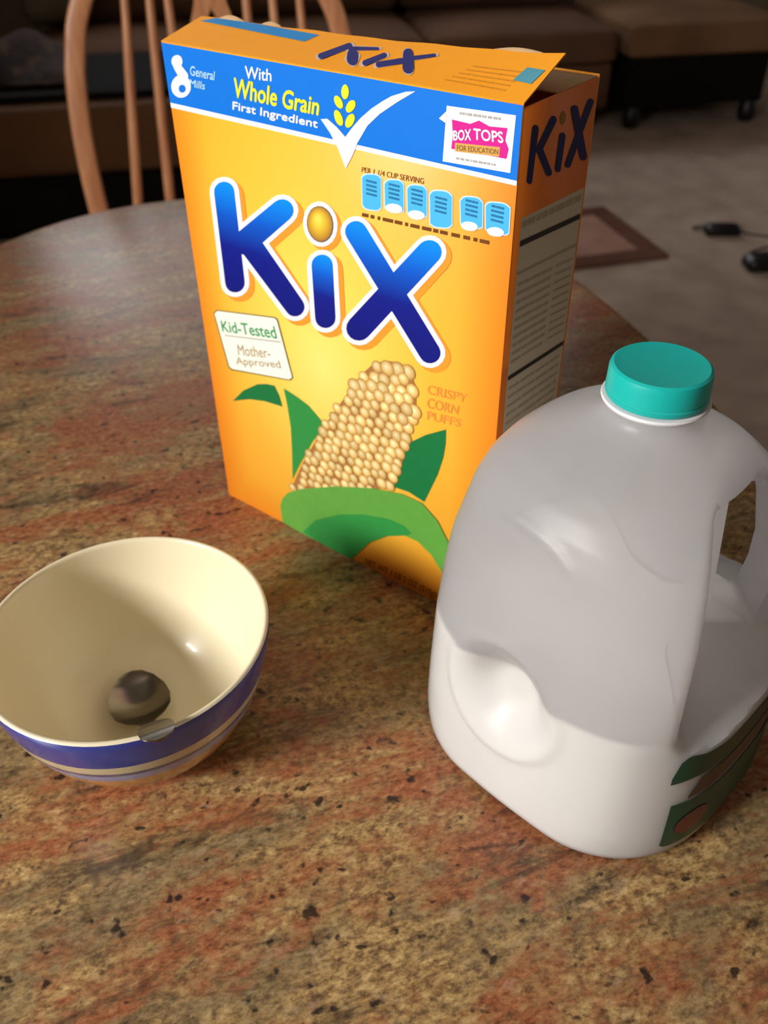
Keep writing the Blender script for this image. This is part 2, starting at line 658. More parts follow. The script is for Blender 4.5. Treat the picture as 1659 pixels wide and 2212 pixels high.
# ---------------------------------------------------------------- sofa group, ottoman, rug, things on the floor
def puff(amount, lo, hi):
    """Crowned cushion: the top swells and the sides bulge a little."""
    c = [(lo[i] + hi[i]) / 2 for i in range(3)]
    h = [(hi[i] - lo[i]) / 2 for i in range(3)]

    def w_(co):
        u = [(co[i] - c[i]) / h[i] for i in range(3)]
        k = [max(0.0, 1 - u[i] ** 2) for i in range(3)]
        return (co.x + u[0] * amount * .5 * k[1] * k[2], co.y + u[1] * amount * .5 * k[0] * k[2], co.z + (u[2] if u[2] > 0 else 0) * amount * k[0] * k[1])
    return w_


def cushion(name, lo, hi, mat, parent, amount=.03, bevel=.04):
    return rbox(name, lo, hi, mat, parent, bevel=bevel, seg=4, cuts=7, warp=puff(amount, lo, hi))


def make_sofa():
    root = tag(empty('sofa', (.5, 3.85, 0)), 'long dark brown sofa with plump seat cushions against the back', 'sofa')
    L = lambda x, y, z: (x - .5, y - 3.85, z)
    rbox('base', L(-.72, 3.46, .08), L(1.74, 4.42, .27), M['sofa'], root, .02)
    for a, b in ((-.71, .09), (.10, .905), (.915, 1.735)):
        cushion('seat_cushion', L(a, 3.40, .275), L(b, 4.10, .405), M['sofa'], root, .025, .045)
    for a, b in ((-.71, .09), (.10, .905), (.915, 1.735)):
        cushion('back_cushion', L(a, 4.06, .40), L(b, 4.32, .84), M['sofa'], root, .05, .06)
    rbox('back_frame', L(-.72, 4.30, .27), L(1.74, 4.44, .80), M['sofa'], root, .03)
    for x in (-.66, 1.68):
        for y in (3.52, 4.36):
            lathe('foot', [(.022, 0), (.03, .02), (.034, .05), (.03, .085)], M['black_wood'], root, 20, loc=L(x, y, 0))


make_sofa()


def make_ottoman():
    root = tag(empty('ottoman', (2.12, 3.75, 0)), 'large tan-topped ottoman on a black base with bun feet', 'ottoman')
    L = lambda x, y, z: (x - 2.12, y - 3.75, z)
    rbox('base', L(1.80, 3.42, .085), L(2.46, 4.10, .30), M['black_leather'], root, .012)
    cushion('cushion', L(1.77, 3.37, .295), L(2.50, 4.14, .425), M['ottoman'], root, .02, .03)
    for x in (1.85, 2.41):
        for y in (3.44, 4.05):
            lathe('foot', [(.026, 0), (.036, .012), (.042, .04), (.036, .07), (.028, .09)], M['black_wood'], root, 20, loc=L(x, y, 0))


make_ottoman()


def make_chaise():
    root = tag(empty('chaise', (-.6, 3.05, 0)), 'low brown chaise with black base and black top layer behind the chair', 'chaise')
    L = lambda x, y, z: (x + .6, y - 3.05, z)
    rbox('plinth', L(-1.34, 2.585, 0), L(.15, 3.33, .19), M['black_leather'], root, .012)
    rbox('base', L(-1.36, 2.60, .191), L(.17, 3.34, .40), M['chaise'], root, .03, 4)
    cushion('black_top', L(-1.33, 2.70, .402), L(.14, 3.33, .422), M['black_leather'], root, .008, .009)  # thin near-black layer covering the top of the chaise


make_chaise()


def patterned_material():
    m, n, l = new_mat('patterned_throw')
    b = n['Principled BSDF']
    tc = n.new('ShaderNodeTexCoord')
    vz = n.new('ShaderNodeTexVoronoi')
    vz.inputs['Scale'].default_value = 9
    nz = n.new('ShaderNodeTexNoise')
    nz.inputs['Scale'].default_value = 14
    nz.inputs['Detail'].default_value = 4
    l.new(tc.outputs['Object'], nz.inputs['Vector'])
    l.new(nz.outputs['Color'], vz.inputs['Vector'])
    r = ramp(n, [(0.25, srgb(22, 17, 16)), (0.40, srgb(70, 44, 32)), (0.52, srgb(34, 27, 25)), (0.64, srgb(96, 66, 46)), (0.78, srgb(62, 56, 52))])
    l.new(nz.outputs['Fac'], r.inputs['Fac'])
    l.new(r.outputs['Color'], b.inputs['Base Color'])
    b.inputs['Roughness'].default_value = 0.95
    return m


def make_throw():
    rnd = random.Random(3)
    nx, ny = 46, 36
    v, f = [], []
    waves = [(rnd.uniform(8, 26), rnd.uniform(-14, 14), rnd.uniform(0, 6.3), rnd.uniform(.3, 1)) for _ in range(7)]

    def hgt(x, y):
        e = max(0.0, 1 - (abs(x) / .34) ** 4) * max(0.0, 1 - (abs(y) / .24) ** 4)
        s = sum(a * math.sin(kx * x + ky * y + p) for kx, ky, p, a in waves)
        return e * (.085 + .016 * s)
    for j in range(ny + 1):
        for i in range(nx + 1):
            x = -.34 + .68 * i / nx
            y = -.24 + .48 * j / ny
            v.append((x, y, max(.006, hgt(x, y))))
    nb = len(v)
    for p in v[:nb]:
        pass
    for j in range(ny):
        for i in range(nx):
            a = j * (nx + 1) + i
            f.append((a, a + 1, a + nx + 2, a + nx + 1))
    v += [(x, y, 0.0) for x, y, z in v[:nb]]
    for j in range(ny):
        for i in range(nx):
            a = nb + j * (nx + 1) + i
            f.append((a, a + nx + 1, a + nx + 2, a + 1))
    rim = [i for i in range(nx + 1)] + [(j + 1) * (nx + 1) - 1 for j in range(1, ny + 1)] + [ny * (nx + 1) + i for i in range(nx - 1, -1, -1)] + [j * (nx + 1) for j in range(ny - 1, 0, -1)]
    for a, b in zip(rim, rim[1:] + rim[:1]):
        f.append((a, nb + a, nb + b, b))
    o = obj('throw_blanket', v, f, patterned_material(), None, smooth=True, angle=70, loc=(-.78, 3.02, .436))
    tag(o, 'rumpled dark patterned throw blanket heaped on the chaise', 'blanket')


make_throw()
pw = cushion('throw_pillow', (-.13, -.06, -.17), (.13, .06, .17), fabric_material('pale_pillow', srgb(112, 104, 84), srgb(132, 122, 100), 40, .3), None, .05, .05)
pw.location = (-.60, 3.935, .605)
pw.rotation_euler = (math.radians(-10), 0, math.radians(4))
tag(pw, 'pale olive throw pillow propped on the sofa above the patterned throw', 'pillow')


def make_rug():
    root = tag(empty('rug', (1.0, 2.2, 0.0), math.radians(5)), 'small pinkish tan rug with dark brown border on the carpet', 'rug')
    hx, hy, b, h = .37, .235, .072, .012
    rbox('pile', (-hx + b, -hy + b, .001), (hx - b, hy - b, h), M['rug'], root, .003, 2)
    for lo, hi in (((-hx, -hy, .001), (hx, -hy + b, h + .001)), ((-hx, hy - b, .001), (hx, hy, h + .001)),
                   ((-hx, -hy + b, .001), (-hx + b, hy - b, h + .001)), ((hx - b, -hy + b, .001), (hx, hy - b, h + .001))):
        rbox('border', lo, hi, M['rug_edge'], root, .004, 2)
    return root


make_rug()


def gadget(name, loc, rz, sx, sy, sz, cords, label):
    root = tag(empty(name, loc, rz), label, 'gadget', 'corded black gadgets on the carpet')
    rbox('housing', (-sx, -sy, .001), (sx, sy, sz), M['black_plastic'], root, min(sx, sy, sz / 2) * .8, 5,
         warp=lambda co: (co.x, co.y * (1 - .35 * (co.x / sx) ** 2) + .0, co.z * (1 - .25 * (co.x / sx) ** 2)))
    for pts in cords:
        tube('cord', spline(pts, 8), .0028, M['black_plastic'], root, 8)


gadget('corded_gadget', (1.648, 2.155, 0), math.radians(-14), .060, .036, .040,
       [[(-.055, .01, .012), (-.085, .035, .006), (-.075, .062, .004), (-.03, .062, .004), (.0, .03, .012)],
        [(.055, .005, .012), (.09, .0, .004), (.16, -.02, .004), (.25, -.01, .004), (.33, .03, .004)]],
       'small black oval gadget with looped cord, farther one on carpet')
gadget('corded_gadget', (1.668, 1.862, 0), math.radians(-6), .092, .052, .052,
       [[(-.06, .03, .018), (-.05, .07, .006), (-.02, .12, .004), (.05, .16, .004), (.12, .17, .004)]],
       'larger black gadget cut by the right edge, nearer one on carpet')

# ---------------------------------------------------------------- printed artwork of the cereal box, in millimetres on each face
FRONT={'kix':[[(26.4,220.7),(27.1,222.9),(28.9,225.1),(31.6,227.0),(34.7,228.2),(37.7,228.6),(40.3,228.2),(42.1,226.9),(42.7,225.1),(42.8,173.2),(42.2,170.8),(40.4,168.2),(37.7,166.0),(34.5,164.5),(31.2,163.8),(28.5,164.1),(26.6,165.5),(26.0,167.5)],[(72.8,225.1),(75.7,226.8),(78.9,227.7),(81.8,227.7),(84.2,226.8),(85.5,225.1),(85.7,222.9),(84.6,220.5),(82.5,218.2),(51.6,193.1),(48.1,190.9),(44.2,189.7),(40.6,189.6),(37.8,190.6),(36.3,192.6),(36.3,195.3),(37.8,198.2),(40.5,200.9)],[(42.3,191.8),(41.2,193.9),(41.5,196.4),(43.1,199.1),(45.8,201.5),(49.2,203.3),(52.7,204.1),(55.8,204.0),(58.1,202.8),(87.6,173.8),(88.6,172.0),(88.5,169.7),(87.3,167.3),(85.2,165.0),(82.4,163.3),(79.4,162.4),(76.7,162.4),(74.7,163.5)],[(95.9,196.3),(96.5,198.7),(98.2,201.0),(100.6,202.9),(103.4,204.1),(106.2,204.5),(108.6,203.9),(110.2,202.5),(110.8,200.5),(111.0,170.8),(110.5,168.4),(108.9,165.9),(106.5,163.8),(103.7,162.4),(100.8,161.9),(98.3,162.4),(96.7,163.8),(96.1,165.9)],[(121.0,217.2),(120.1,219.1),(120.3,221.3),(121.6,223.5),(123.7,225.3),(126.3,226.6),(129.0,227.1),(131.4,226.7),(133.2,225.5),(178.8,174.4),(179.7,172.5),(179.7,170.2),(178.7,167.8),(176.9,165.7),(174.5,164.1),(172.0,163.4),(169.6,163.6),(167.8,164.8)],[(166.3,224.5),(168.5,226.3),(171.1,227.4),(173.8,227.7),(176.1,227.1),(177.8,225.6),(178.5,223.6),(178.2,221.3),(176.9,219.1),(133.3,166.3),(130.6,163.8),(127.3,162.1),(123.9,161.5),(121.0,162.1),(119.0,163.9),(118.3,166.4),(118.9,169.4),(120.8,172.4)]],
'kix_white':[[(22.6,219.7),(23.6,222.9),(26.2,226.2),(30.1,228.9),(34.7,230.6),(39.1,231.2),(42.9,230.6),(45.4,228.8),(46.3,226.1),(46.7,174.5),(45.8,170.9),(43.2,167.2),(39.2,163.9),(34.5,161.6),(29.6,160.6),(25.5,161.1),(22.8,163.0),(21.9,166.1)],[(70.8,226.5),(74.9,228.9),(79.4,230.1),(83.6,230.1),(86.8,228.8),(88.7,226.5),(89.0,223.4),(87.5,220.0),(84.5,216.8),(53.7,191.5),(48.9,188.5),(43.5,186.8),(38.5,186.6),(34.6,188.1),(32.5,190.9),(32.5,194.6),(34.5,198.7),(38.3,202.4)],[(38.9,189.4),(37.4,192.4),(37.8,196.0),(40.1,199.9),(44.0,203.3),(48.7,205.7),(53.6,206.9),(58.0,206.6),(61.2,205.0),(90.6,176.2),(92.1,173.6),(92.0,170.2),(90.2,166.6),(87.1,163.3),(83.0,160.7),(78.5,159.3),(74.5,159.4),(71.5,160.9)],[(92.5,195.3),(93.4,198.8),(95.8,202.1),(99.3,204.8),(103.4,206.6),(107.5,207.1),(110.9,206.3),(113.2,204.3),(114.1,201.5),(114.4,171.9),(113.7,168.3),(111.4,164.8),(107.9,161.7),(103.7,159.6),(99.4,158.8),(95.8,159.5),(93.4,161.6),(92.5,164.8)],[(118.2,215.4),(117.0,218.0),(117.3,221.2),(119.2,224.3),(122.2,227.0),(125.9,228.8),(129.8,229.5),(133.2,228.9),(135.8,227.3),(181.2,176.4),(182.5,173.8),(182.5,170.4),(181.1,167.0),(178.5,163.9),(175.1,161.6),(171.3,160.6),(167.9,160.9),(165.2,162.6)],[(164.3,225.5),(167.3,228.1),(170.9,229.6),(174.6,230.0),(177.8,229.1),(180.1,227.1),(181.2,224.3),(180.8,221.2),(179.0,218.0),(135.7,165.1),(131.9,161.6),(127.3,159.3),(122.7,158.5),(118.6,159.4),(115.9,161.8),(114.9,165.3),(115.8,169.5),(118.4,173.6)],[(115.2,223.5),(115.0,219.9),(113.7,216.2),(111.4,212.8),(108.3,210.2),(104.7,208.4),(100.9,207.8),(97.4,208.4),(94.5,210.2),(92.6,213.0),(91.7,216.4),(92.0,220.2),(93.5,223.9),(95.9,227.2),(99.1,229.7),(102.6,231.3),(106.2,231.8),(109.6,231.1),(112.3,229.4),(114.3,226.8)]],
'kix_shadow':[[(25.1,217.8),(26.1,221.2),(28.9,224.6),(32.9,227.4),(37.6,229.3),(42.3,229.9),(46.2,229.2),(48.8,227.3),(49.7,224.5),(50.3,172.9),(49.4,169.2),(46.8,165.3),(42.6,161.8),(37.7,159.4),(32.7,158.3),(28.4,158.8),(25.6,160.9),(24.6,164.1)],[(73.4,225.0),(77.6,227.5),(82.3,228.8),(86.6,228.8),(90.0,227.5),(91.9,225.0),(92.2,221.8),(90.7,218.3),(87.6,215.0),(57.0,189.6),(52.1,186.5),(46.5,184.7),(41.3,184.5),(37.3,186.0),(35.1,188.9),(35.1,192.8),(37.2,197.0),(41.1,200.9)],[(41.6,187.4),(40.0,190.4),(40.4,194.2),(42.8,198.2),(46.8,201.7),(51.7,204.3),(56.8,205.5),(61.3,205.3),(64.6,203.6),(94.0,174.8),(95.5,172.1),(95.4,168.6),(93.6,164.8),(90.4,161.3),(86.1,158.6),(81.5,157.2),(77.3,157.3),(74.2,158.8)],[(95.0,193.5),(95.9,197.1),(98.4,200.6),(102.0,203.5),(106.2,205.3),(110.4,205.8),(114.0,205.0),(116.4,202.9),(117.3,200.0),(117.8,170.4),(117.0,166.7),(114.7,162.9),(111.1,159.7),(106.7,157.5),(102.3,156.7),(98.5,157.5),(96.0,159.6),(95.1,162.9)],[(120.7,213.6),(119.4,216.3),(119.7,219.6),(121.6,222.9),(124.7,225.6),(128.6,227.5),(132.6,228.2),(136.1,227.7),(138.7,225.9),(184.2,175.1),(185.6,172.3),(185.6,168.9),(184.2,165.3),(181.5,162.1),(177.9,159.7),(174.1,158.6),(170.5,159.0),(167.7,160.8)],[(166.6,224.2),(169.7,226.8),(173.4,228.4),(177.2,228.8),(180.6,227.9),(182.9,225.8),(184.0,223.0),(183.6,219.7),(181.8,216.4),(138.9,163.3),(135.0,159.7),(130.3,157.3),(125.5,156.4),(121.3,157.3),(118.5,159.8),(117.5,163.5),(118.4,167.8),(121.1,172.0)],[(117.6,221.8),(117.5,218.1),(116.2,214.4),(113.9,211.1),(110.8,208.4),(107.2,206.6),(103.5,206.0),(100.0,206.6),(97.1,208.4),(95.1,211.2),(94.2,214.6),(94.6,218.4),(96.0,222.1),(98.4,225.4),(101.5,228.0),(105.1,229.6),(108.7,230.0),(112.0,229.4),(114.8,227.7),(116.7,225.1)]],
'dot':[(112.6,222.7),(112.4,219.8),(111.4,216.8),(109.7,214.2),(107.3,212.1),(104.5,210.7),(101.6,210.3),(98.9,210.8),(96.7,212.3),(95.1,214.5),(94.4,217.3),(94.7,220.3),(95.8,223.2),(97.6,225.9),(100.1,227.9),(102.8,229.1),(105.6,229.5),(108.2,228.9),(110.4,227.5),(111.9,225.4)],
'dot_hi':[(107.8,224.7),(107.7,223.1),(107.0,221.5),(105.9,220.1),(104.4,218.9),(102.7,218.2),(100.9,217.9),(99.3,218.1),(98.0,218.8),(97.0,219.9),(96.6,221.3),(96.8,222.9),(97.5,224.5),(98.6,225.9),(100.1,227.1),(101.8,227.8),(103.6,228.1),(105.2,227.8),(106.5,227.1),(107.4,226.0)],
'band':[(-0.2,263.0),(215.6,262.5)],
'stripe':[(-0.8,260.5),(215.6,260.4)],
'check':[(107.5,270.7),(111.6,271.5),(117.3,268.6),(122.2,265.1),(126.6,269.9),(131.7,274.8),(138.2,279.8),(144.5,283.7),(149.4,286.4),(157.2,289.2),(162.2,290.0),(152.5,284.4),(142.7,278.1),(135.6,272.1),(129.4,263.6),(127.0,258.7),(121.8,250.7),(117.7,258.8),(112.9,265.4)],
'grain':[[(125.4,284.9),(125.0,283.3),(124.1,282.0),(122.9,281.5),(121.8,281.7),(121.0,282.8),(120.8,284.3),(121.2,286.0),(122.1,287.2),(123.2,287.8),(124.4,287.5),(125.1,286.5)],[(121.0,280.7),(121.6,279.3),(121.5,278.1),(120.7,277.3),(119.5,277.1),(118.0,277.7),(116.9,278.8),(116.3,280.2),(116.4,281.4),(117.2,282.3),(118.5,282.4),(119.9,281.8)],[(128.3,278.4),(126.9,277.1),(125.4,276.2),(124.0,276.1),(123.2,276.8),(123.2,278.0),(124.0,279.5),(125.3,280.9),(126.8,281.7),(128.2,281.8),(129.0,281.2),(129.0,279.9)],[(120.8,273.8),(121.3,272.1),(121.1,270.5),(120.2,269.7),(118.9,269.7),(117.5,270.5),(116.4,272.0),(115.9,273.8),(116.1,275.3),(117.0,276.2),(118.3,276.1),(119.7,275.3)],[(127.7,272.4),(126.5,270.8),(124.9,269.7),(123.5,269.4),(122.6,270.0),(122.5,271.4),(123.2,273.1),(124.4,274.7),(126.0,275.7),(127.3,276.0),(128.2,275.4),(128.4,274.0)]],
'G':[[(14.8,284.6),(14.2,283.4),(13.0,282.3),(11.5,281.4),(9.8,281.0),(8.2,281.0),(6.9,281.6),(6.3,282.5),(6.2,283.7),(6.8,284.9),(8.0,286.0),(9.6,286.8),(11.3,287.2),(12.8,287.2),(14.1,286.7),(14.7,285.8)],[(18.8,273.4),(18.0,271.6),(16.6,269.9),(14.6,268.4),(12.2,267.3),(9.7,266.7),(7.3,266.6),(5.3,267.2),(3.8,268.2),(3.1,269.7),(3.1,271.4),(3.9,273.2),(5.5,274.9),(7.5,276.4),(9.9,277.5),(12.3,278.0),(14.7,278.0),(16.6,277.5),(18.1,276.5),(18.8,275.1)],[(7.5,280.4),(7.3,281.4),(8.2,282.6),(9.9,283.4),(11.7,283.5),(13.0,283.0),(17.5,279.3),(17.8,278.0),(16.8,276.6),(14.7,275.6),(12.5,275.4),(10.9,276.0)]],
'Ghole':[(14.6,271.7),(14.0,270.7),(12.8,269.8),(11.3,269.4),(9.9,269.4),(9.1,270.1),(8.9,271.0),(9.5,272.1),(10.7,273.0),(12.2,273.4),(13.6,273.3),(14.4,272.7)],
'coupon':[(178.5,286.6),(212.0,287.7),(211.4,265.1),(177.3,263.8)],
'coupon_tab':[(178.6,284.6),(174.7,281.0),(178.6,279.5)],
'magenta':[(181.4,281.6),(190.7,281.3),(194.8,283.2),(200.1,281.7),(208.6,282.4),(208.0,277.5),(209.9,274.4),(209.2,270.4),(187.0,270.0),(181.6,269.8),(182.2,275.5)],
'ctan':[(183.4,272.6),(205.8,274.5),(205.7,270.7),(183.6,269.1)],
'tabs':[[(131.7,248.2),(137.3,250.7),(142.9,249.8),(142.7,236.7),(137.3,234.4),(131.7,235.4)],[(145.2,248.0),(150.7,250.7),(156.0,249.5),(156.1,238.0),(150.9,236.5),(145.4,237.2)],[(158.3,248.2),(163.6,250.8),(169.0,249.5),(169.3,238.4),(164.1,236.7),(158.7,237.4)],[(171.0,248.0),(176.5,250.8),(182.7,249.6),(183.2,237.3),(177.8,234.8),(171.6,235.3)],[(187.5,248.6),(192.9,251.4),(198.8,250.0),(199.3,239.8),(194.0,238.3),(188.3,238.8)],[(200.6,249.1),(206.0,251.6),(212.5,250.6),(212.8,240.1),(207.4,238.5),(201.4,239.4)]],
'pills':[[(155.7,238.2),(155.0,237.2),(153.5,236.3),(151.4,235.7),(149.2,235.5),(147.2,235.8),(145.9,236.5),(145.6,237.4),(146.3,238.4),(147.9,239.3),(150.0,239.9),(152.2,240.1),(154.1,239.8),(155.4,239.2)],[(168.6,237.9),(168.0,236.9),(166.5,236.0),(164.5,235.4),(162.3,235.2),(160.4,235.5),(159.1,236.1),(158.8,237.1),(159.5,238.1),(161.0,238.9),(163.0,239.5),(165.2,239.7),(167.0,239.4),(168.3,238.8)],[(197.4,239.0),(196.9,238.1),(195.6,237.2),(193.7,236.7),(191.6,236.5),(189.9,236.7),(188.7,237.4),(188.3,238.3),(188.9,239.2),(190.2,240.1),(192.1,240.6),(194.1,240.8),(195.9,240.6),(197.1,239.9)],[(210.9,239.5),(210.4,238.6),(209.2,237.7),(207.4,237.2),(205.4,237.0),(203.6,237.2),(202.5,237.9),(202.1,238.8),(202.6,239.7),(203.9,240.5),(205.7,241.1),(207.7,241.3),(209.4,241.0),(210.6,240.4)]],
'card':[(15.2,147.2),(63.8,156.6),(65.7,155.7),(74.0,121.5),(71.7,119.2),(21.9,109.6),(19.4,110.6),(12.3,144.5)],
'card_edge':[(14.6,147.8),(64.4,157.5),(66.7,156.6),(75.1,121.5),(72.4,118.5),(21.0,108.3),(18.2,109.5),(11.1,144.5)],
'cardline':[(18.9,132.5),(67.7,143.0),(67.7,142.2),(19.0,131.7)],
'cob':[(144.4,155.9),(153.4,157.3),(160.3,155.0),(165.1,146.4),(165.0,135.9),(164.0,124.7),(159.6,109.3),(155.0,90.5),(149.5,73.8),(119.8,58.1),(87.5,44.9),(64.6,34.6),(77.5,61.7),(97.5,96.3),(116.6,125.2),(126.9,140.8),(135.2,149.9)],
'leaf_tip':[(18.3,85.0),(29.6,96.7),(43.5,106.2),(52.0,109.3),(58.5,110.3),(61.8,104.3),(63.7,97.3),(48.6,95.7),(34.8,92.2)],
'leaf_left':[(66.2,111.2),(77.2,109.0),(86.1,106.2),(99.0,96.9),(87.2,81.3),(75.8,61.0),(66.7,43.6),(68.4,65.4),(69.2,84.4),(68.0,99.1)],
'leaf_right':[(184.7,128.1),(184.8,119.1),(183.7,109.9),(180.4,97.0),(171.8,73.8),(160.7,75.9),(149.5,74.5),(155.0,90.5),(158.9,108.4),(171.8,119.6)],
'leaf_front':[(53.0,15.3),(56.0,23.1),(62.0,30.6),(73.8,38.9),(104.2,54.8),(135.0,67.2),(156.6,72.7),(170.4,72.5),(181.6,65.0),(189.6,53.0),(192.2,41.0),(187.6,26.3),(178.5,37.0),(168.3,42.6),(158.3,42.2),(145.0,35.1),(131.0,22.8),(115.1,0.3),(90.9,0.3),(70.3,0.3),(53.6,1.3)],
'leaf_dark':[(72.2,1.6),(85.6,18.8),(106.2,33.4),(126.9,43.4),(146.5,49.4),(158.2,49.7),(164.0,46.5),(158.3,42.2),(145.0,35.1),(131.0,22.8),(115.1,0.3),(90.9,0.3)]}
TEXTQ={'With':[(59.4,282.2),(77.1,283.2),(77.9,288.4),(60.2,287.8)],
'Whole Grain':[(49.9,272.6),(105.9,272.2),(107.8,280.0),(51.8,281.6)],
'First Ingredient':[(48.0,265.4),(104.8,265.3),(105.8,270.1),(49.0,270.3)],
'General':[(19.3,278.8),(37.1,278.6),(38.4,282.8),(20.5,283.4)],
'Mills':[(18.1,273.3),(29.0,273.2),(30.3,276.8),(19.0,276.8)],
'BOX':[(182.7,273.5),(191.5,274.9),(191.2,279.3),(182.5,277.3)],
'TOPS':[(192.8,275.5),(207.3,276.4),(206.5,280.6),(192.5,279.8)],
'FOR EDUCATION':[(184.7,269.7),(205.1,271.5),(205.0,273.5),(184.6,271.9)],
'PER 1 1/4 CUP SERVING':[(131.4,250.8),(167.4,252.1),(167.5,254.7),(131.8,253.3)],
'Kid-Tested':[(17.6,134.3),(64.7,143.9),(63.2,151.3),(17.1,141.3)],
'Mother-':[(29.4,121.9),(57.8,128.8),(57.0,135.7),(29.4,129.0)],
'Approved':[(26.8,113.0),(66.2,123.4),(64.6,129.6),(26.1,119.6)],
'CRISPY':[(172.3,145.4),(196.1,148.5),(196.7,153.7),(172.4,150.9)],
'CORN':[(172.3,136.7),(191.5,140.0),(192.1,145.4),(172.4,143.1)],
'PUFFS':[(172.5,129.6),(193.4,132.9),(194.0,138.0),(172.6,135.0)],
'NET WT 1 LB 2 OZ (510g)':[(125.7,0.5),(181.1,2.0),(182.6,9.3),(126.7,7.4)],
'NUTR':[(130.8,229.6),(205.7,232.5),(205.7,234.7),(131.2,231.8)]}
SIDE={'kix':[[(7.9,281.6),(8.2,282.1),(8.8,282.4),(9.8,282.5),(11.0,282.2),(12.1,281.8),(13.1,281.2),(13.7,280.4),(13.9,279.8),(12.4,259.0),(12.2,258.6),(11.6,258.4),(10.7,258.4),(9.7,258.7),(8.8,259.1),(8.0,259.8),(7.4,260.4),(7.3,261.0)],[(22.8,282.5),(23.5,282.9),(24.5,282.9),(25.6,282.7),(26.8,282.3),(27.8,281.7),(28.5,281.0),(28.8,280.4),(28.6,279.8),(18.1,269.8),(17.4,269.5),(16.5,269.4),(15.4,269.7),(14.3,270.2),(13.3,270.8),(12.7,271.5),(12.5,272.1),(12.7,272.6)],[(14.1,270.5),(13.6,271.2),(13.7,271.9),(14.2,272.3),(15.1,272.5),(16.2,272.3),(17.4,271.9),(18.6,271.3),(19.5,270.5),(29.0,259.4),(29.5,258.6),(29.4,258.0),(28.9,257.6),(28.0,257.5),(26.8,257.6),(25.6,258.1),(24.5,258.8),(23.6,259.5)],[(32.4,273.4),(32.7,273.9),(33.3,274.2),(34.3,274.2),(35.5,273.9),(36.7,273.5),(37.6,272.8),(38.3,272.2),(38.5,271.5),(37.5,257.8),(37.2,257.4),(36.5,257.1),(35.5,257.2),(34.4,257.5),(33.3,258.0),(32.4,258.7),(31.8,259.4),(31.6,260.0)],[(40.5,281.9),(40.3,282.6),(40.6,283.1),(41.5,283.5),(42.8,283.5),(44.3,283.2),(45.8,282.7),(47.0,281.9),(47.7,281.1),(62.2,257.9),(62.4,257.1),(62.0,256.6),(61.0,256.3),(59.7,256.4),(58.1,256.8),(56.6,257.5),(55.4,258.4),(54.6,259.2)],[(55.4,282.8),(55.9,283.2),(56.9,283.4),(58.1,283.3),(59.4,282.9),(60.6,282.4),(61.5,281.8),(62.0,281.1),(61.9,280.5),(46.8,257.2),(46.3,256.8),(45.4,256.7),(44.2,256.9),(43.0,257.4),(41.9,258.0),(41.1,258.7),(40.7,259.4),(40.8,260.0)]],
'dot':[(36.8,279.5),(36.5,278.2),(35.5,277.5),(34.2,277.5),(32.8,278.2),(31.8,279.5),(31.4,280.9),(31.8,282.2),(32.7,283.0),(34.0,283.0),(35.4,282.3),(36.4,281.0)],
'panel':[(5.9,245.4),(65.1,240.9),(64.4,101.7),(8.2,129.0)],
'bar1':[(6.6,235.5),(63.8,230.5)],
'bar2':[(7.1,219.9),(61.3,214.9)],
'bar3':[(6.5,169.9),(64.2,156.2)],
't0':[(7.4,243.7),(63.0,240.2)],
't1':[(6.4,215.8),(35.4,212.1)]}
TOP={'bar':[(4.5,24.9),(82.0,19.7),(85.0,27.6),(11.6,31.7)],
'kix':[[(104.2,7.0),(103.3,6.7),(101.8,7.3),(100.1,8.6),(99.0,10.1),(98.9,11.2),(106.4,23.7),(107.2,23.9),(108.6,23.3),(110.0,22.0),(111.0,20.6),(111.0,19.7)],[(112.4,17.5),(111.5,17.7),(110.4,18.4),(109.4,19.5),(109.1,20.4),(109.4,20.9),(124.0,23.4),(124.6,23.3),(125.3,22.7),(125.9,22.0),(126.2,21.3),(125.9,21.0)],[(112.6,15.1),(111.4,17.7),(112.1,19.1),(114.3,18.8),(117.3,16.9),(119.8,14.1),(123.0,9.4),(124.1,7.0),(123.4,5.7),(121.3,5.9),(118.5,7.7),(116.0,10.3)],[(129.8,7.2),(129.0,7.0),(127.7,7.5),(126.4,8.7),(125.5,10.1),(125.4,11.1),(130.4,19.4),(131.1,19.6),(132.2,19.0),(133.3,18.0),(134.0,16.8),(134.1,15.9)],[(136.8,7.4),(136.1,7.3),(135.0,7.9),(133.9,9.0),(133.4,10.1),(133.5,10.8),(141.3,16.9),(142.0,16.9),(142.8,16.4),(143.6,15.5),(144.1,14.6),(143.9,14.0)],[(140.5,20.7),(139.1,23.3),(139.2,25.1),(140.7,25.5),(143.0,24.1),(145.2,21.7),(153.2,11.1),(154.6,8.4),(154.5,6.5),(153.0,6.1),(150.5,7.3),(148.1,9.8)],[(149.0,16.7),(148.3,16.8),(147.4,17.4),(146.6,18.4),(146.2,19.3),(146.4,19.9),(155.4,23.9),(156.0,23.8),(156.6,23.3),(157.1,22.6),(157.4,21.9),(157.2,21.5)],[(136.8,7.5),(135.9,7.5),(134.6,8.3),(133.4,9.6),(132.8,10.9),(133.1,11.6),(142.5,17.2),(143.4,17.1),(144.6,16.3),(145.7,15.0),(146.2,13.7),(146.0,13.0)]],
'tag':[(205.9,13.5),(213.8,12.5),(214.5,19.6),(206.8,20.2)],
'note':[(185.6,3.7),(213.9,3.3),(215.3,11.6),(205.9,12.3),(206.1,21.0),(199.1,23.1),(186.5,20.5)]}

# ---------------------------------------------------------------- cereal box
BW, BD, BH = .215, .0654, .292


def flat(name, col, rough=0.5, var=0.0):
    if name not in M:
        M[name] = pmat(name, col, rough, var=var, scale=120, spec=0.3)
    return M[name]


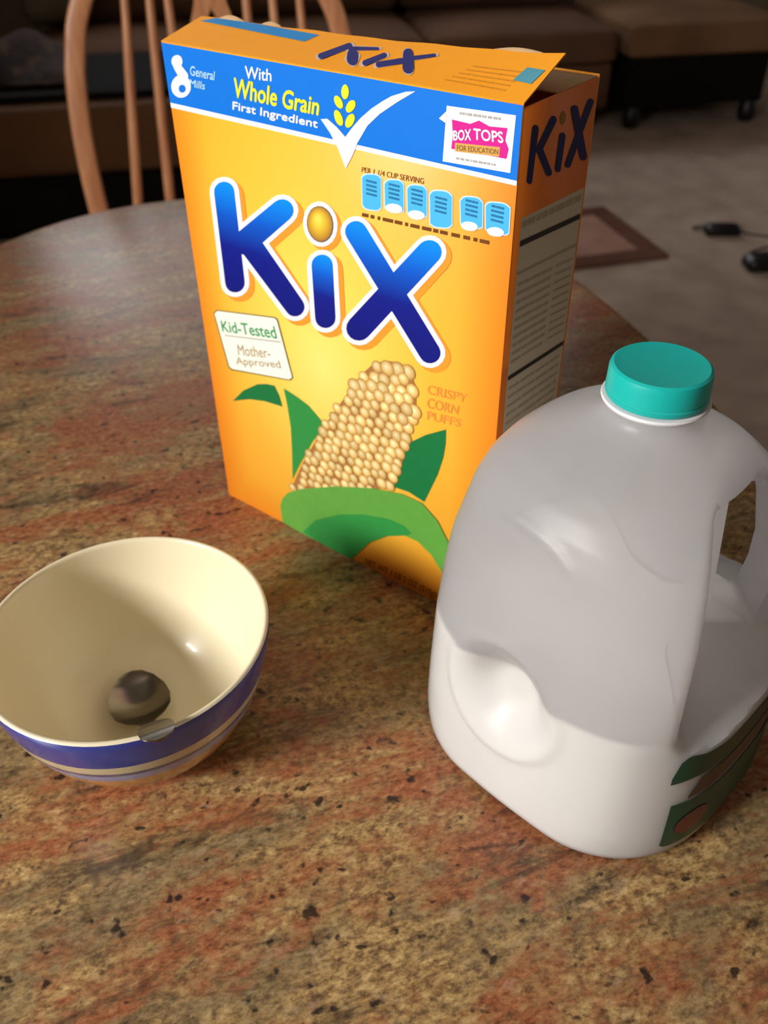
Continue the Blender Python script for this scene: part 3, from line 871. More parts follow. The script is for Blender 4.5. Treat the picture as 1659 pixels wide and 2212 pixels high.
def front_print_material():
    m, n, l = new_mat('cereal_front_print')
    b = n['Principled BSDF']
    tc = n.new('ShaderNodeTexCoord')
    sep = n.new('ShaderNodeSeparateXYZ')
    l.new(tc.outputs['Object'], sep.inputs[0])

    def math_(op, a, bb=None, clamp=False):
        q = n.new('ShaderNodeMath')
        q.operation = op
        q.use_clamp = clamp
        for i, v in enumerate((a, bb)):
            if v is None:
                continue
            if isinstance(v, (int, float)):
                q.inputs[i].default_value = v
            else:
                l.new(v, q.inputs[i])
        return q.outputs[0]
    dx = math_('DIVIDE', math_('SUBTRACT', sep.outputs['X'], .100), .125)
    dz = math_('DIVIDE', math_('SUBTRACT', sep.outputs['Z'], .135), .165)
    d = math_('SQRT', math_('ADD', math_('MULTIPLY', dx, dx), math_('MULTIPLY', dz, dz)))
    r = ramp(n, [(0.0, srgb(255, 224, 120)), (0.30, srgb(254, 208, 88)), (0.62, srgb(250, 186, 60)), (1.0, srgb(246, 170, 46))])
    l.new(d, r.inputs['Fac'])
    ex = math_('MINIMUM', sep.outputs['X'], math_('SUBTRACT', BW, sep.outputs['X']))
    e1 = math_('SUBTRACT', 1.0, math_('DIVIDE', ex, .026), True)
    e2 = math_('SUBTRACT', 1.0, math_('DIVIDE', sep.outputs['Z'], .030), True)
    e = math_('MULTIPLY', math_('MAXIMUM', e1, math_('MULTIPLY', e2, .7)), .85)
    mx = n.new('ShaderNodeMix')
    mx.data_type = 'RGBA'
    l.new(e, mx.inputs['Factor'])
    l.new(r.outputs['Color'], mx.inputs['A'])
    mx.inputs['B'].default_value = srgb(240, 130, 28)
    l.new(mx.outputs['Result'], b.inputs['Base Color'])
    b.inputs['Roughness'].default_value = 0.42
    b.inputs['Specular IOR Level'].default_value = 0.3
    return m


def logo_blue_material(z_lo, z_hi, slope):
    """Printed blue that runs from bright at the top of the letters to navy at their foot."""
    m, n, l = new_mat('logo_blue')
    b = n['Principled BSDF']
    tc = n.new('ShaderNodeTexCoord')
    sep = n.new('ShaderNodeSeparateXYZ')
    l.new(tc.outputs['Object'], sep.inputs[0])
    mr = n.new('ShaderNodeMapRange')
    mr.inputs['From Min'].default_value = z_lo
    mr.inputs['From Max'].default_value = z_hi
    l.new(sep.outputs['Z'], mr.inputs['Value'])
    r = ramp(n, [(0.0, srgb(8, 18, 116)), (0.45, srgb(8, 24, 132)), (0.72, srgb(4, 84, 196)), (1.0, srgb(0, 140, 240))])
    l.new(mr.outputs['Result'], r.inputs['Fac'])
    l.new(r.outputs['Color'], b.inputs['Base Color'])
    b.inputs['Roughness'].default_value = 0.42
    b.inputs['Specular IOR Level'].default_value = 0.3
    return m


def vcol_material():
    m, n, l = new_mat('corn_print')
    b = n['Principled BSDF']
    a = n.new('ShaderNodeVertexColor')
    a.layer_name = 'Col'
    l.new(a.outputs['Color'], b.inputs['Base Color'])
    b.inputs['Roughness'].default_value = 0.42
    return m


LAY = 0.00009


def fmap(p, k):
    return (p[0] * .001, -LAY * k, p[1] * .001)


def smap(p, k):
    return (BW + LAY * k, p[0] * .001, p[1] * .001)


def flap_angle(u):
    t = u / BW
    return math.radians(14 + 2 * t + 7 * t ** 4)


def tmap(p, k):
    u, v_ = p[0] * .001, p[1] * .001
    a = flap_angle(u)
    return (u, v_ * math.cos(a) - (LAY * k) * math.sin(a), BH + .0006 + v_ * math.sin(a) + LAY * k * math.cos(a))


def decal(name, polys, mat, parent, mp, layer, step=0.0):
    v, f = [], []
    for j, poly in enumerate(polys):
        base = len(v)
        v += [mp(p, layer + j * step) for p in poly]
        f.append(tuple(range(base, base + len(poly))))
    return obj(name, v, f, mat, parent)


_glyphs = {}


def text_mesh(s):
    """2-D mesh of the text, normalised to a unit square."""
    if s not in _glyphs:
        cu = bpy.data.curves.new('lettering', 'FONT')
        cu.body = s
        cu.resolution_u = 3
        o = bpy.data.objects.new('lettering', cu)
        COL.objects.link(o)
        bpy.context.view_layer.update()
        dg = bpy.context.evaluated_depsgraph_get()
        me = bpy.data.meshes.new_from_object(o.evaluated_get(dg))
        pts = [(v.co.x, v.co.y) for v in me.vertices]
        fs = [tuple(p.vertices) for p in me.polygons]
        bpy.data.objects.remove(o)
        bpy.data.curves.remove(cu)
        bpy.data.meshes.remove(me)
        x0, x1 = min(p[0] for p in pts), max(p[0] for p in pts)
        y0, y1 = min(p[1] for p in pts), max(p[1] for p in pts)
        _glyphs[s] = ([((x - x0) / (x1 - x0), (y - y0) / (y1 - y0)) for x, y in pts], fs)
    return _glyphs[s]


def quad_pt(q, s, t):
    (ax, ay), (bx, by), (cx, cy), (dx, dy) = q
    return ((ax * (1 - s) + bx * s) * (1 - t) + (dx * (1 - s) + cx * s) * t,
            (ay * (1 - s) + by * s) * (1 - t) + (dy * (1 - s) + cy * s) * t)


def lettering(s, quad, mat, parent, mp, layer, bold=0.0):
    pts, fs = text_mesh(s)
    v, f = [], []
    shifts = [(0, 0)] if not bold else [(-bold, 0), (bold, 0), (0, bold), (0, -bold)]
    for k, (ox, oy) in enumerate(shifts):
        base = len(v)
        for a, b in pts:
            x, z = quad_pt(quad, a, b)
            v.append(mp((x + ox, z + oy), layer + .12 * k))
        f += [tuple(base + i for i in q) for q in fs]
    return obj('lettering', v, f, mat, parent)


def fine_print(quad, rows, mat, parent, mp, layer, seed=1, wmin=.03, wmax=.12, fill=.5, name='fine_print'):
    """Print too small to read: rows of short dashes."""
    rnd = random.Random(seed)
    polys = []
    for r in range(rows):
        t0 = 1 - (r + .5 + fill / 2) / rows
        t1 = 1 - (r + .5 - fill / 2) / rows
        s = 0.0
        while s < .97:
            w_ = min(rnd.uniform(wmin, wmax), 1 - s)
            polys.append([quad_pt(quad, s, t0), quad_pt(quad, s + w_, t0), quad_pt(quad, s + w_, t1), quad_pt(quad, s, t1)])
            s += w_ + rnd.uniform(.012, .03)
    return decal(name, polys, mat, parent, mp, layer)


def inside(poly, x, y):
    r = False
    for (x1, y1), (x2, y2) in zip(poly, poly[1:] + poly[:1]):
        if (y1 > y) != (y2 > y) and x < (x2 - x1) * (y - y1) / (y2 - y1) + x1:
            r = not r
    return r


def make_cereal_box():
    root = tag(empty('cereal_box', (0, 0, TABLE), BOX_ROT), 'tall yellow-orange cereal box with blue top band and corn cob picture', 'cereal box')
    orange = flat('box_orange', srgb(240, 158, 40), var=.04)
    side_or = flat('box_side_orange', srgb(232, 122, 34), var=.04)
    card = pmat('raw_cardboard', srgb(196, 160, 118), .85, var=.08, scale=90)
    M['card'] = card
    th = .0007
    fp = rbox('front_panel', (0, 0, 0), (BW, th, BH), front_print_material(), root, .00025, 1)
    rbox('back_panel', (0, BD - th, 0), (BW, BD, BH), orange, root, .00025, 1)
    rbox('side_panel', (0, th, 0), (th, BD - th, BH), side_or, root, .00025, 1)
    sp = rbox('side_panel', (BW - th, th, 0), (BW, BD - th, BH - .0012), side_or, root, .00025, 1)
    rbox('bottom_panel', (th, th, 0), (BW - th, BD - th, th), card, root)
    rbox('back_flap', (th, .029, BH - .0016), (BW - th, BD - th, BH - .0008), card, root, .0002, 1)
    # front top flap, lifted and twisted up at its right corner
    nu, nv = 30, 6
    v, f = [], []
    for k in (0, -7):
        for j in range(nv + 1):
            for i in range(nu + 1):
                u = BW * 1000 * i / nu
                Lf = 30.0 + 3.0 * i / nu + .35 * math.sin(i * 1.3) + .3 * math.sin(i * .6 + 1)
                v.append(tmap((u, Lf * j / nv), k))
    nb = (nu + 1) * (nv + 1)
    for j in range(nv):
        for i in range(nu):
            a = j * (nu + 1) + i
            f.append((a, a + 1, a + nu + 2, a + nu + 1))
            f.append((nb + a, nb + a + nu + 1, nb + a + nu + 2, nb + a + 1))
    rim = list(range(nu + 1)) + [(j + 1) * (nu + 1) - 1 for j in range(1, nv + 1)] + [nv * (nu + 1) + i for i in range(nu - 1, -1, -1)] + [j * (nu + 1) for j in range(nv - 1, 0, -1)]
    for a, b in zip(rim, rim[1:] + rim[:1]):
        f.append((a, nb + a, nb + b, b))
    flap = obj('top_flap', v, f, orange, root, smooth=True, angle=40)
    # torn cardboard ply along the flap's free edge
    for u0, u1, hgt in ((12, 31, 2.0), (43, 56, 1.4), (180, 204, 1.2)):
        pl = []
        n = 8
        for i in range(n + 1):
            t = i / n
            e = math.sin(PI * t)
            pl.append((u0 + (u1 - u0) * t, 30 + 3 * (u0 / 215) - .4, hgt * e))
        v, f = [], []
        for k in (0, 1):
            for (u, vv, h) in pl:
                p = Vector(tmap((u, vv), 1))
                v.append(p + Vector((0, .0004 * k, -.0006)))
                v.append(p + Vector((0, .0016 + .0004 * k, h * .001)))
        m_ = 2 * (n + 1)
        for i in range(n):
            a = 2 * i
            f.append((a, a + 2, a + 3, a + 1))
            f.append((m_ + a, m_ + a + 1, m_ + a + 3, m_ + a + 2))
            f.append((a + 1, a + 3, m_ + a + 3, m_ + a + 1))
        obj('torn_ply', v, f, M['card'], flap, smooth=True, angle=60)

    white = flat('print_white', srgb(240, 240, 244))
    blue = flat('print_blue', srgb(0, 112, 214), var=.03)
    paleblue = flat('print_pale_blue', srgb(170, 214, 246))
    yellow = flat('print_yellow', srgb(232, 226, 40))
    navy = flat('print_navy', srgb(14, 20, 84))
    glow = flat('print_orange_glow', srgb(252, 150, 44))
    tabblue = flat('print_tab_blue', srgb(72, 178, 232))
    brown = flat('print_brown', srgb(110, 64, 16))
    darkink = flat('print_dark_ink', srgb(36, 66, 96))
    green_d = flat('print_dark_green', srgb(18, 112, 58), var=.12)
    green_m = flat('print_mid_green', srgb(44, 138, 62), var=.10)
    green_l = flat('print_leaf_green', srgb(92, 156, 62), var=.10)
    F = FRONT
    # blue band, white rule, tick mark
    zl, zr = F['band'][0][1], F['band'][1][1]
    zw, zx = F['stripe'][0][1], F['stripe'][1][1]
    decal('white_rule', [[(0.2, zw), (214.8, zx), (214.8, zr + 1), (0.2, zl + 1)]], white, fp, fmap, 1)
    decal('blue_band', [[(0.2, zl), (214.8, zr), (214.8, 291.8), (0.2, 291.8)]], blue, fp, fmap, 2)
    decal('tick_mark', [F['check']], white, fp, fmap, 4)
    decal('wheat_ear', F['grain'], yellow, fp, fmap, 5)
    decal('emblem', F['G'], white, fp, fmap, 3, .3)
    decal('emblem', [F['Ghole']], blue, fp, fmap, 4.5)
    for s, mt, bold in (('With', white, .12), ('Whole Grain', yellow, .3), ('First Ingredient', white, .16), ('General', paleblue, .1), ('Mills', paleblue, .1)):
        lettering(s, TEXTQ[s], mt, fp, fmap, 4, bold)
    # coupon
    decal('coupon', [F['coupon'], F['coupon_tab']], white, fp, fmap, 3)
    decal('coupon_emblem', [F['magenta']], flat('print_magenta', srgb(206, 26, 140)), fp, fmap, 4)
    decal('coupon_plate', [F['ctan']], flat('print_tan', srgb(206, 160, 84)), fp, fmap, 5)
    lettering('BOX', TEXTQ['BOX'], white, fp, fmap, 6, .15)
    lettering('TOPS', TEXTQ['TOPS'], white, fp, fmap, 6, .15)
    lettering('FOR EDUCATION', TEXTQ['FOR EDUCATION'], brown, fp, fmap, 6)
    grey = flat('print_grey', srgb(168, 164, 160))
    c = F['coupon']
    fine_print([quad_pt([c[3], c[2], c[1], c[0]], .2, .86), quad_pt([c[3], c[2], c[1], c[0]], .8, .86), quad_pt([c[3], c[2], c[1], c[0]], .8, .95), quad_pt([c[3], c[2], c[1], c[0]], .2, .95)], 1, grey, fp, fmap, 4, 4)
    fine_print([quad_pt([c[3], c[2], c[1], c[0]], .2, .06), quad_pt([c[3], c[2], c[1], c[0]], .8, .06), quad_pt([c[3], c[2], c[1], c[0]], .8, .14), quad_pt([c[3], c[2], c[1], c[0]], .2, .14)], 1, grey, fp, fmap, 4, 5)
    # nutrition tabs
    for i, t6 in enumerate(F['tabs']):
        t = []
        for p0, pm, p2 in ((t6[0], t6[1], t6[2]), (t6[3], t6[4], t6[5])):
            for j in range(9):
                q = j / 8
                w4 = 1 - (2 * q - 1) ** 4
                t.append(tuple(p0[e] * (1 - q) + p2[e] * q + w4 * (pm[e] - (p0[e] + p2[e]) / 2) for e in (0, 1)))
        cx_ = sum(p[0] for p in t) / len(t)
        cz_ = sum(p[1] for p in t) / len(t)
        big = [(cx_ + (x - cx_) * 1.10, cz_ + (z - cz_) * 1.08) for x, z in t]
        tb = decal('nutrition_tab', [big], flat('print_tab_rim', srgb(196, 220, 230)), fp, fmap, 3)
        decal('tab_face', [t], tabblue, tb, fmap, 4)
        fine_print([(cx_ - 3.2, cz_ - 2), (cx_ + 3.2, cz_ - 2), (cx_ + 3.2, cz_ + 6), (cx_ - 3.2, cz_ + 6)], 4, flat('print_tab_ink', srgb(34, 112, 160)), tb, fmap, 5, 20 + i, .2, .6)
    decal('value_pill', F['pills'], white, fp, fmap, 6)
    lettering('PER 1 1/4 CUP SERVING', TEXTQ['PER 1 1/4 CUP SERVING'], brown, fp, fmap, 3)
    fine_print(TEXTQ['NUTR'], 1, brown, fp, fmap, 3, 9, .02, .09, .8)
    # big logo
    decal('logo_glow', F['kix_shadow'], glow, fp, fmap, 3, .05)
    decal('logo_outline', F['kix_white'], white, fp, fmap, 5, .05)
    zs = [p[1] for s in F['kix'] for p in s]
    for strokes, nm in (((0, 1, 2), 'logo_letter'), ((3,), 'logo_letter'), ((4, 5), 'logo_letter')):
        zz = [p[1] for s in strokes for p in F['kix'][s]]
        decal(nm, [F['kix'][s] for s in strokes], logo_blue_material(min(zz) * .001, max(zz) * .001, 0), fp, fmap, 7, .1)
    # the dot of the i is a corn puff
    c = (sum(p[0] for p in F['dot']) / 20, sum(p[1] for p in F['dot']) / 20)
    decal('dot_rim', [F['dot']], flat('print_dot_rim', srgb(120, 96, 80)), fp, fmap, 7)
    rings = [(1.0 - .07, (168, 122, 44)), (.75, (196, 148, 40)), (.45, (222, 186, 50)), (.15, (240, 216, 84))]
    v, f, cl = [], [], []
    for q, col in rings:
        for p in F['dot']:
            sh = (1 - q) * 3.0
            v.append(fmap((c[0] + (p[0] - c[0]) * q - sh * .5, c[1] + (p[1] - c[1]) * q + sh), 8))
            cl.append(srgb(*col))
    for j in range(3):
        for i in range(20):
            f.append((j * 20 + i, j * 20 + (i + 1) % 20, (j + 1) * 20 + (i + 1) % 20, (j + 1) * 20 + i))
    f.append(tuple(60 + i for i in range(20)))
    M['vcol'] = vcol_material()
    o = obj('dot_puff', v, f, M['vcol'], fp)
    ca = o.data.color_attributes.new('Col', 'FLOAT_COLOR', 'POINT')
    for i, q in enumerate(cl):
        ca.data[i].color = q
    # card with the slogan
    ce = decal('slogan_card', [F['card_edge']], flat('print_olive', srgb(120, 104, 52)), fp, fmap, 2)
    decal('card_face', [F['card']], flat('print_card', srgb(240, 244, 226)), ce, fmap, 3)
    decal('card_rule', [F['cardline']], grey, ce, fmap, 4)
    lettering('Kid-Tested', TEXTQ['Kid-Tested'], flat('print_card_green', srgb(60, 150, 96)), fp, fmap, 4, .18)
    cb = flat('print_card_brown', srgb(176, 150, 120))
    lettering('Mother-', TEXTQ['Mother-'], cb, fp, fmap, 4, .08)
    lettering('Approved', TEXTQ['Approved'], cb, fp, fmap, 4, .08)
    for s in ('CRISPY', 'CORN', 'PUFFS'):
        lettering(s, TEXTQ[s], flat('print_flame', srgb(238, 140, 56)), fp, fmap, 3, .1)
    # corn cob
    decal('leaf', [F['leaf_tip']], green_d, fp, fmap, 3)
    decal('leaf', [F['leaf_left']], green_m, fp, fmap, 3)
    decal('leaf', [F['leaf_right']], green_d, fp, fmap, 3)
    cob = F['cob']
    decal('cob_ground', [cob], flat('print_cob', srgb(164, 112, 62)), fp, fmap, 4)
    rnd = random.Random(11)
    v, f, cl = [], [], []
    row = 0
    k = 0
    z = 172.0
    dirx, dirz = math.cos(math.radians(14)), math.sin(math.radians(14))
    cells = []
    for a in range(-30, 40):
        for b in range(-30, 40):
            s = (a + (b % 2) * .5) * 6.9
            t = b * 5.7
            x = 130 + s * dirx - t * dirz + rnd.uniform(-.9, .9)
            zz = 100 + s * dirz + t * dirx + rnd.uniform(-.9, .9)
            if inside(cob, x, zz):
                cells.append((x, zz))
    cells.sort(key=lambda p: -p[1] + rnd.uniform(-4, 4))
    for (x, zz) in cells:
        rr = rnd.uniform(3.3, 4.3) * (1.0 + .15 * (zz > 130))
        base = len(v)
        n = 12
        tone = rnd.uniform(.9, 1.06)
        for q, col in ((1.0, (172, 122, 62)), (.78, (214, 172, 96)), (.42, (236, 208, 140)), (.0, (250, 238, 196))):
            for i in range(n if q > 0 else 1):
                t = 2 * PI * i / n
                v.append(fmap((x - (1 - q) * .8 + rr * q * math.cos(t), zz + (1 - q) * 1.1 + rr * q * math.sin(t)), 5 + k * .02))
                cl.append(srgb(*[min(255, c_ * tone) for c_ in col]))
        for j in range(2):
            for i in range(n):
                f.append((base + j * n + i, base + j * n + (i + 1) % n, base + (j + 1) * n + (i + 1) % n, base + (j + 1) * n + i))
        for i in range(n):
            f.append((base + 2 * n + i, base + 2 * n + (i + 1) % n, base + 3 * n))
        k += 1
    o = obj('cob_kernels', v, f, M['vcol'], fp)
    ca = o.data.color_attributes.new('Col', 'FLOAT_COLOR', 'POINT')
    for i, q in enumerate(cl):
        ca.data[i].color = q
    decal('leaf', [F['leaf_front']], green_l, fp, fmap, 9)
    decal('leaf_fold', [F['leaf_dark']], green_m, fp, fmap, 10)
    lettering('NET WT 1 LB 2 OZ (510g)', TEXTQ['NET WT 1 LB 2 OZ (510g)'], flat('print_net', srgb(150, 74, 16)), fp, fmap, 3, .12)
    # side panel
    decal('logo_letter', SIDE['kix'], navy, sp, smap, 2, .1)
    decal('logo_dot', [SIDE['dot']], flat('print_side_dot', srgb(150, 110, 40)), sp, smap, 2)
    cream = flat('print_facts_panel', srgb(204, 190, 162))
    ink = flat('print_ink', srgb(44, 36, 32))
    ink2 = flat('print_soft_ink', srgb(172, 158, 134))
    fact = decal('facts_panel', [[(6, 1.5), (62.5, 1.5), (63.5, 243), (6, 245)]], cream, sp, smap, 1)
    for z_, t_ in ((233.5, 1.3), (166, 1.2), (84, 1.0)):
        decal('facts_rule', [[(6.5, z_ - t_), (63, z_ - t_ - 4), (63, z_ + t_ - 4), (6.5, z_ + t_)]], ink, fact, smap, 3)
    decal('facts_rule', [[(6.5, 219), (62.5, 214.6), (62.5, 216), (6.5, 220.2)]], ink2, fact, smap, 3)
    fine_print([(7.5, 239), (63, 236), (63, 242), (7.5, 244.5)], 1, ink2, fact, smap, 2, 31, .06, .2)
    fine_print([(8, 172), (40, 170), (40, 213), (8, 216)], 10, ink2, fact, smap, 2, 32, .12, .4, .35)
    fine_print([(44, 170), (61, 168), (61, 211), (44, 213)], 10, ink2, fact, smap, 2, 33, .2, .5, .3)
    fine_print([(8, 90), (60, 88), (60, 158), (8, 162)], 14, ink2, fact, smap, 2, 34, .08, .3, .3)
    fine_print([(8, 6), (60, 6), (60, 76), (8, 78)], 14, ink2, fact, smap, 2, 35, .08, .3, .3)
    # print on the top flap
    n = 12
    A0, A1, A2, A3 = TOP['bar']
    strip = [[quad_pt((A0, A1, A2, A3), i / n, 0), quad_pt((A0, A1, A2, A3), (i + 1) / n, 0), quad_pt((A0, A1, A2, A3), (i + 1) / n, 1), quad_pt((A0, A1, A2, A3), i / n, 1)] for i in range(n)]
    decal('blue_bar', [[(x, min(y, 30.0)) for x, y in q] for q in strip], flat('print_bar_blue', srgb(48, 132, 196)), flap, tmap, 2)
    decal('logo_letter', [[(110 + (x - 110) * 1.0, y) for x, y in s] for s in TOP['kix']], flat('print_flap_navy', srgb(48, 50, 112)), flap, tmap, 4, .2)
    cxs = []
    for s in TOP['kix']:
        a = sum(p[0] for p in s) / len(s)
        b = sum(p[1] for p in s) / len(s)
        cxs.append([(a + (x - a) * 1.0 + math.copysign(.9, x - a), b + (y - b) + math.copysign(.9, y - b)) for x, y in s])
    decal('logo_outline', cxs, flat('print_lilac', srgb(206, 180, 170)), flap, tmap, 2, .1)
    decal('code_tag', [[(202.5, 12.5), (211.5, 11.5), (212.5, 21), (203.8, 21.8)]], flat('print_tag', srgb(84, 150, 170)), flap, tmap, 3)
    fine_print([(172, 5), (203, 4), (204, 20), (180, 20)], 5, flat('print_flap_ink', srgb(206, 136, 36)), flap, tmap, 2, 41, .08, .3, .3)


make_cereal_box()


# ---------------------------------------------------------------- milk jug
def plastic_material():
    m, n, l = new_mat('milk_jug_plastic')
    n.remove(n['Principled BSDF'])
    tc = n.new('ShaderNodeTexCoord')
    nz = n.new('ShaderNodeTexNoise')
    nz.inputs['Scale'].default_value = 14
    nz.inputs['Detail'].default_value = 3
    l.new(tc.outputs['Object'], nz.inputs['Vector'])
    r = ramp(n, [(0.3, (0.83, 0.83, 0.86, 1)), (0.7, (0.88, 0.88, 0.91, 1))])
    l.new(nz.outputs['Fac'], r.inputs['Fac'])
    d = n.new('ShaderNodeBsdfDiffuse')
    t = n.new('ShaderNodeBsdfTranslucent')
    p = n.new('ShaderNodeBsdfTransparent')
    g = n.new('ShaderNodeBsdfGlossy')
    g.inputs['Roughness'].default_value = 0.36
    p.inputs['Color'].default_value = (0.95, 0.95, 0.95, 1)
    for q in (d, t):
        l.new(r.outputs['Color'], q.inputs['Color'])
    m1 = n.new('ShaderNodeMixShader')
    m1.inputs[0].default_value = JUG_TRANSLUCENT
    l.new(d.outputs[0], m1.inputs[1])
    l.new(t.outputs[0], m1.inputs[2])
    m2 = n.new('ShaderNodeMixShader')
    m2.inputs[0].default_value = JUG_CLEAR
    l.new(m1.outputs[0], m2.inputs[1])
    l.new(p.outputs[0], m2.inputs[2])
    lw = n.new('ShaderNodeFresnel')
    lw.inputs['IOR'].default_value = 1.27
    m3 = n.new('ShaderNodeMixShader')
    l.new(lw.outputs[0], m3.inputs[0])
    l.new(m2.outputs[0], m3.inputs[1])
    l.new(g.outputs[0], m3.inputs[2])
    l.new(m3.outputs[0], n['Material Output'].inputs['Surface'])
    return m


JUG_CREASE = [(-165, .1600), (-152, .1612), (-140, .1596), (-131, .1568), (-125, .1526), (-119, .1460), (-112, .1370)]
JUG_TRANSLUCENT = 0.72
JUG_CLEAR = 0.17
JUG_A = [(0, .0730), (.002, .0772), (.006, .0790), (.014, .0790), (.04, .0780), (.08, .0758), (.11, .0728), (.128, .0702), (.142, .0668), (.154, .0626), (.163, .0580), (.171, .0522), (.178, .0448), (.184, .0350), (.1885, .0265), (.1920, .0215), (.1950, .0196), (.1985, .0192), (.203, .0188)]
JUG_N = [(0, 2.6), (.02, 2.8), (.12, 2.9), (.15, 2.8), (.17, 2.5), (.19, 2.15), (.1965, 2.0), (.21, 2.0)]


def jug_radius(phi, z, lift=0.0):
    a, n = interp(JUG_A, z), interp(JUG_N, z)
    c, s = abs(math.cos(phi - PI / 4)), abs(math.sin(phi - PI / 4))
    r = a / (c ** n + s ** n) ** (1 / n)
    # the corner at +x is pinched into a handle
    r *= 1 - .06 * math.cos(phi) * smooth01(.140, .172, z) * (1 - smooth01(.186, .195, z))
    m = smooth01(.071, .0875, z + lift) * (1 - smooth01(.172, .186, z))
    if m > 0 and math.cos(phi) > 0:
        rr = r
        lim = [(-.1, .090), (.0105, .088), (.0175, .032), (.030, .0135), (.2, .0125)]
        for _ in range(160):
            if rr * abs(math.sin(phi)) <= interp(lim, rr * math.cos(phi)) + (1 - m) * .07:
                break
            rr -= r * .006
        r = rr
    return r


def jug_rings(zs, N, grow=0.0):
    rings = []
    for z in zs:
        rad = [jug_radius(2 * PI * i / N, z, .005 if grow < 0 else 0.0) for i in range(N)]
        for _ in range(3):
            rad = [(rad[i - 1] + 2 * rad[i] + rad[(i + 1) % N]) / 4 for i in range(N)]
        ring = []
        for i in range(N):
            ph = 2 * PI * i / N
            p = Vector(((rad[i] + grow) * math.cos(ph), (rad[i] + grow) * math.sin(ph), z))
            # round thumb dimple in the face that looks left and towards the viewer
            ctr = math.radians(-140)
            t = ((ph - ctr + PI) % (2 * PI) - PI) * .080
            rho = math.hypot(t, z - .074) / .0295
            if rho < 1.25:
                fn = Vector((math.cos(ctr), math.sin(ctr), 0))
                dep = .0125 * (1 - smooth01(.25, 1.0, rho)) if rho < 1 else 0.0
                rim_ = .0012 * math.exp(-((rho - 1.05) / .09) ** 2)
                p += fn * (rim_ - dep)
            # moulded crease where the face meets the shoulder
            deg = (math.degrees(ph) + 180) % 360 - 180
            if -165 < deg < -114:
                zc = interp(JUG_CREASE, deg)
                fade = smooth01(-165, -152, deg) * (1 - smooth01(-122, -114, deg))
                g_ = math.exp(-((z - zc) / .0022) ** 2) * .0011 * fade
                p += Vector((math.cos(ph), math.sin(ph), .3)) * g_
            # the four corners stand as feet, the edges between them arch up
            if z < .014:
                corner = abs(math.cos(2 * ph)) ** 1.2
                p.z += .0045 * (1 - smooth01(.25, .85, corner)) * (1 - z / .014)
            ring.append(p)
        rings.append(ring)
    return rings


def rings_mesh(rings, cap_top=True):
    N = len(rings[0])
    v = [p for r in rings for p in r]
    f = []
    for j in range(len(rings) - 1):
        for i in range(N):
            i2 = (i + 1) % N
            f.append((j * N + i, j * N + i2, (j + 1) * N + i2, (j + 1) * N + i))
    c0 = len(v)
    v.append(Vector((0, 0, rings[0][0].z + .003)))
    for i in range(N):
        f.append((c0, (i + 1) % N, i))
    c1 = len(v)
    v.append(Vector((0, 0, rings[-1][0].z)))
    b = (len(rings) - 1) * N
    for i in range(N):
        f.append((c1, b + i, b + (i + 1) % N))
    return v, f


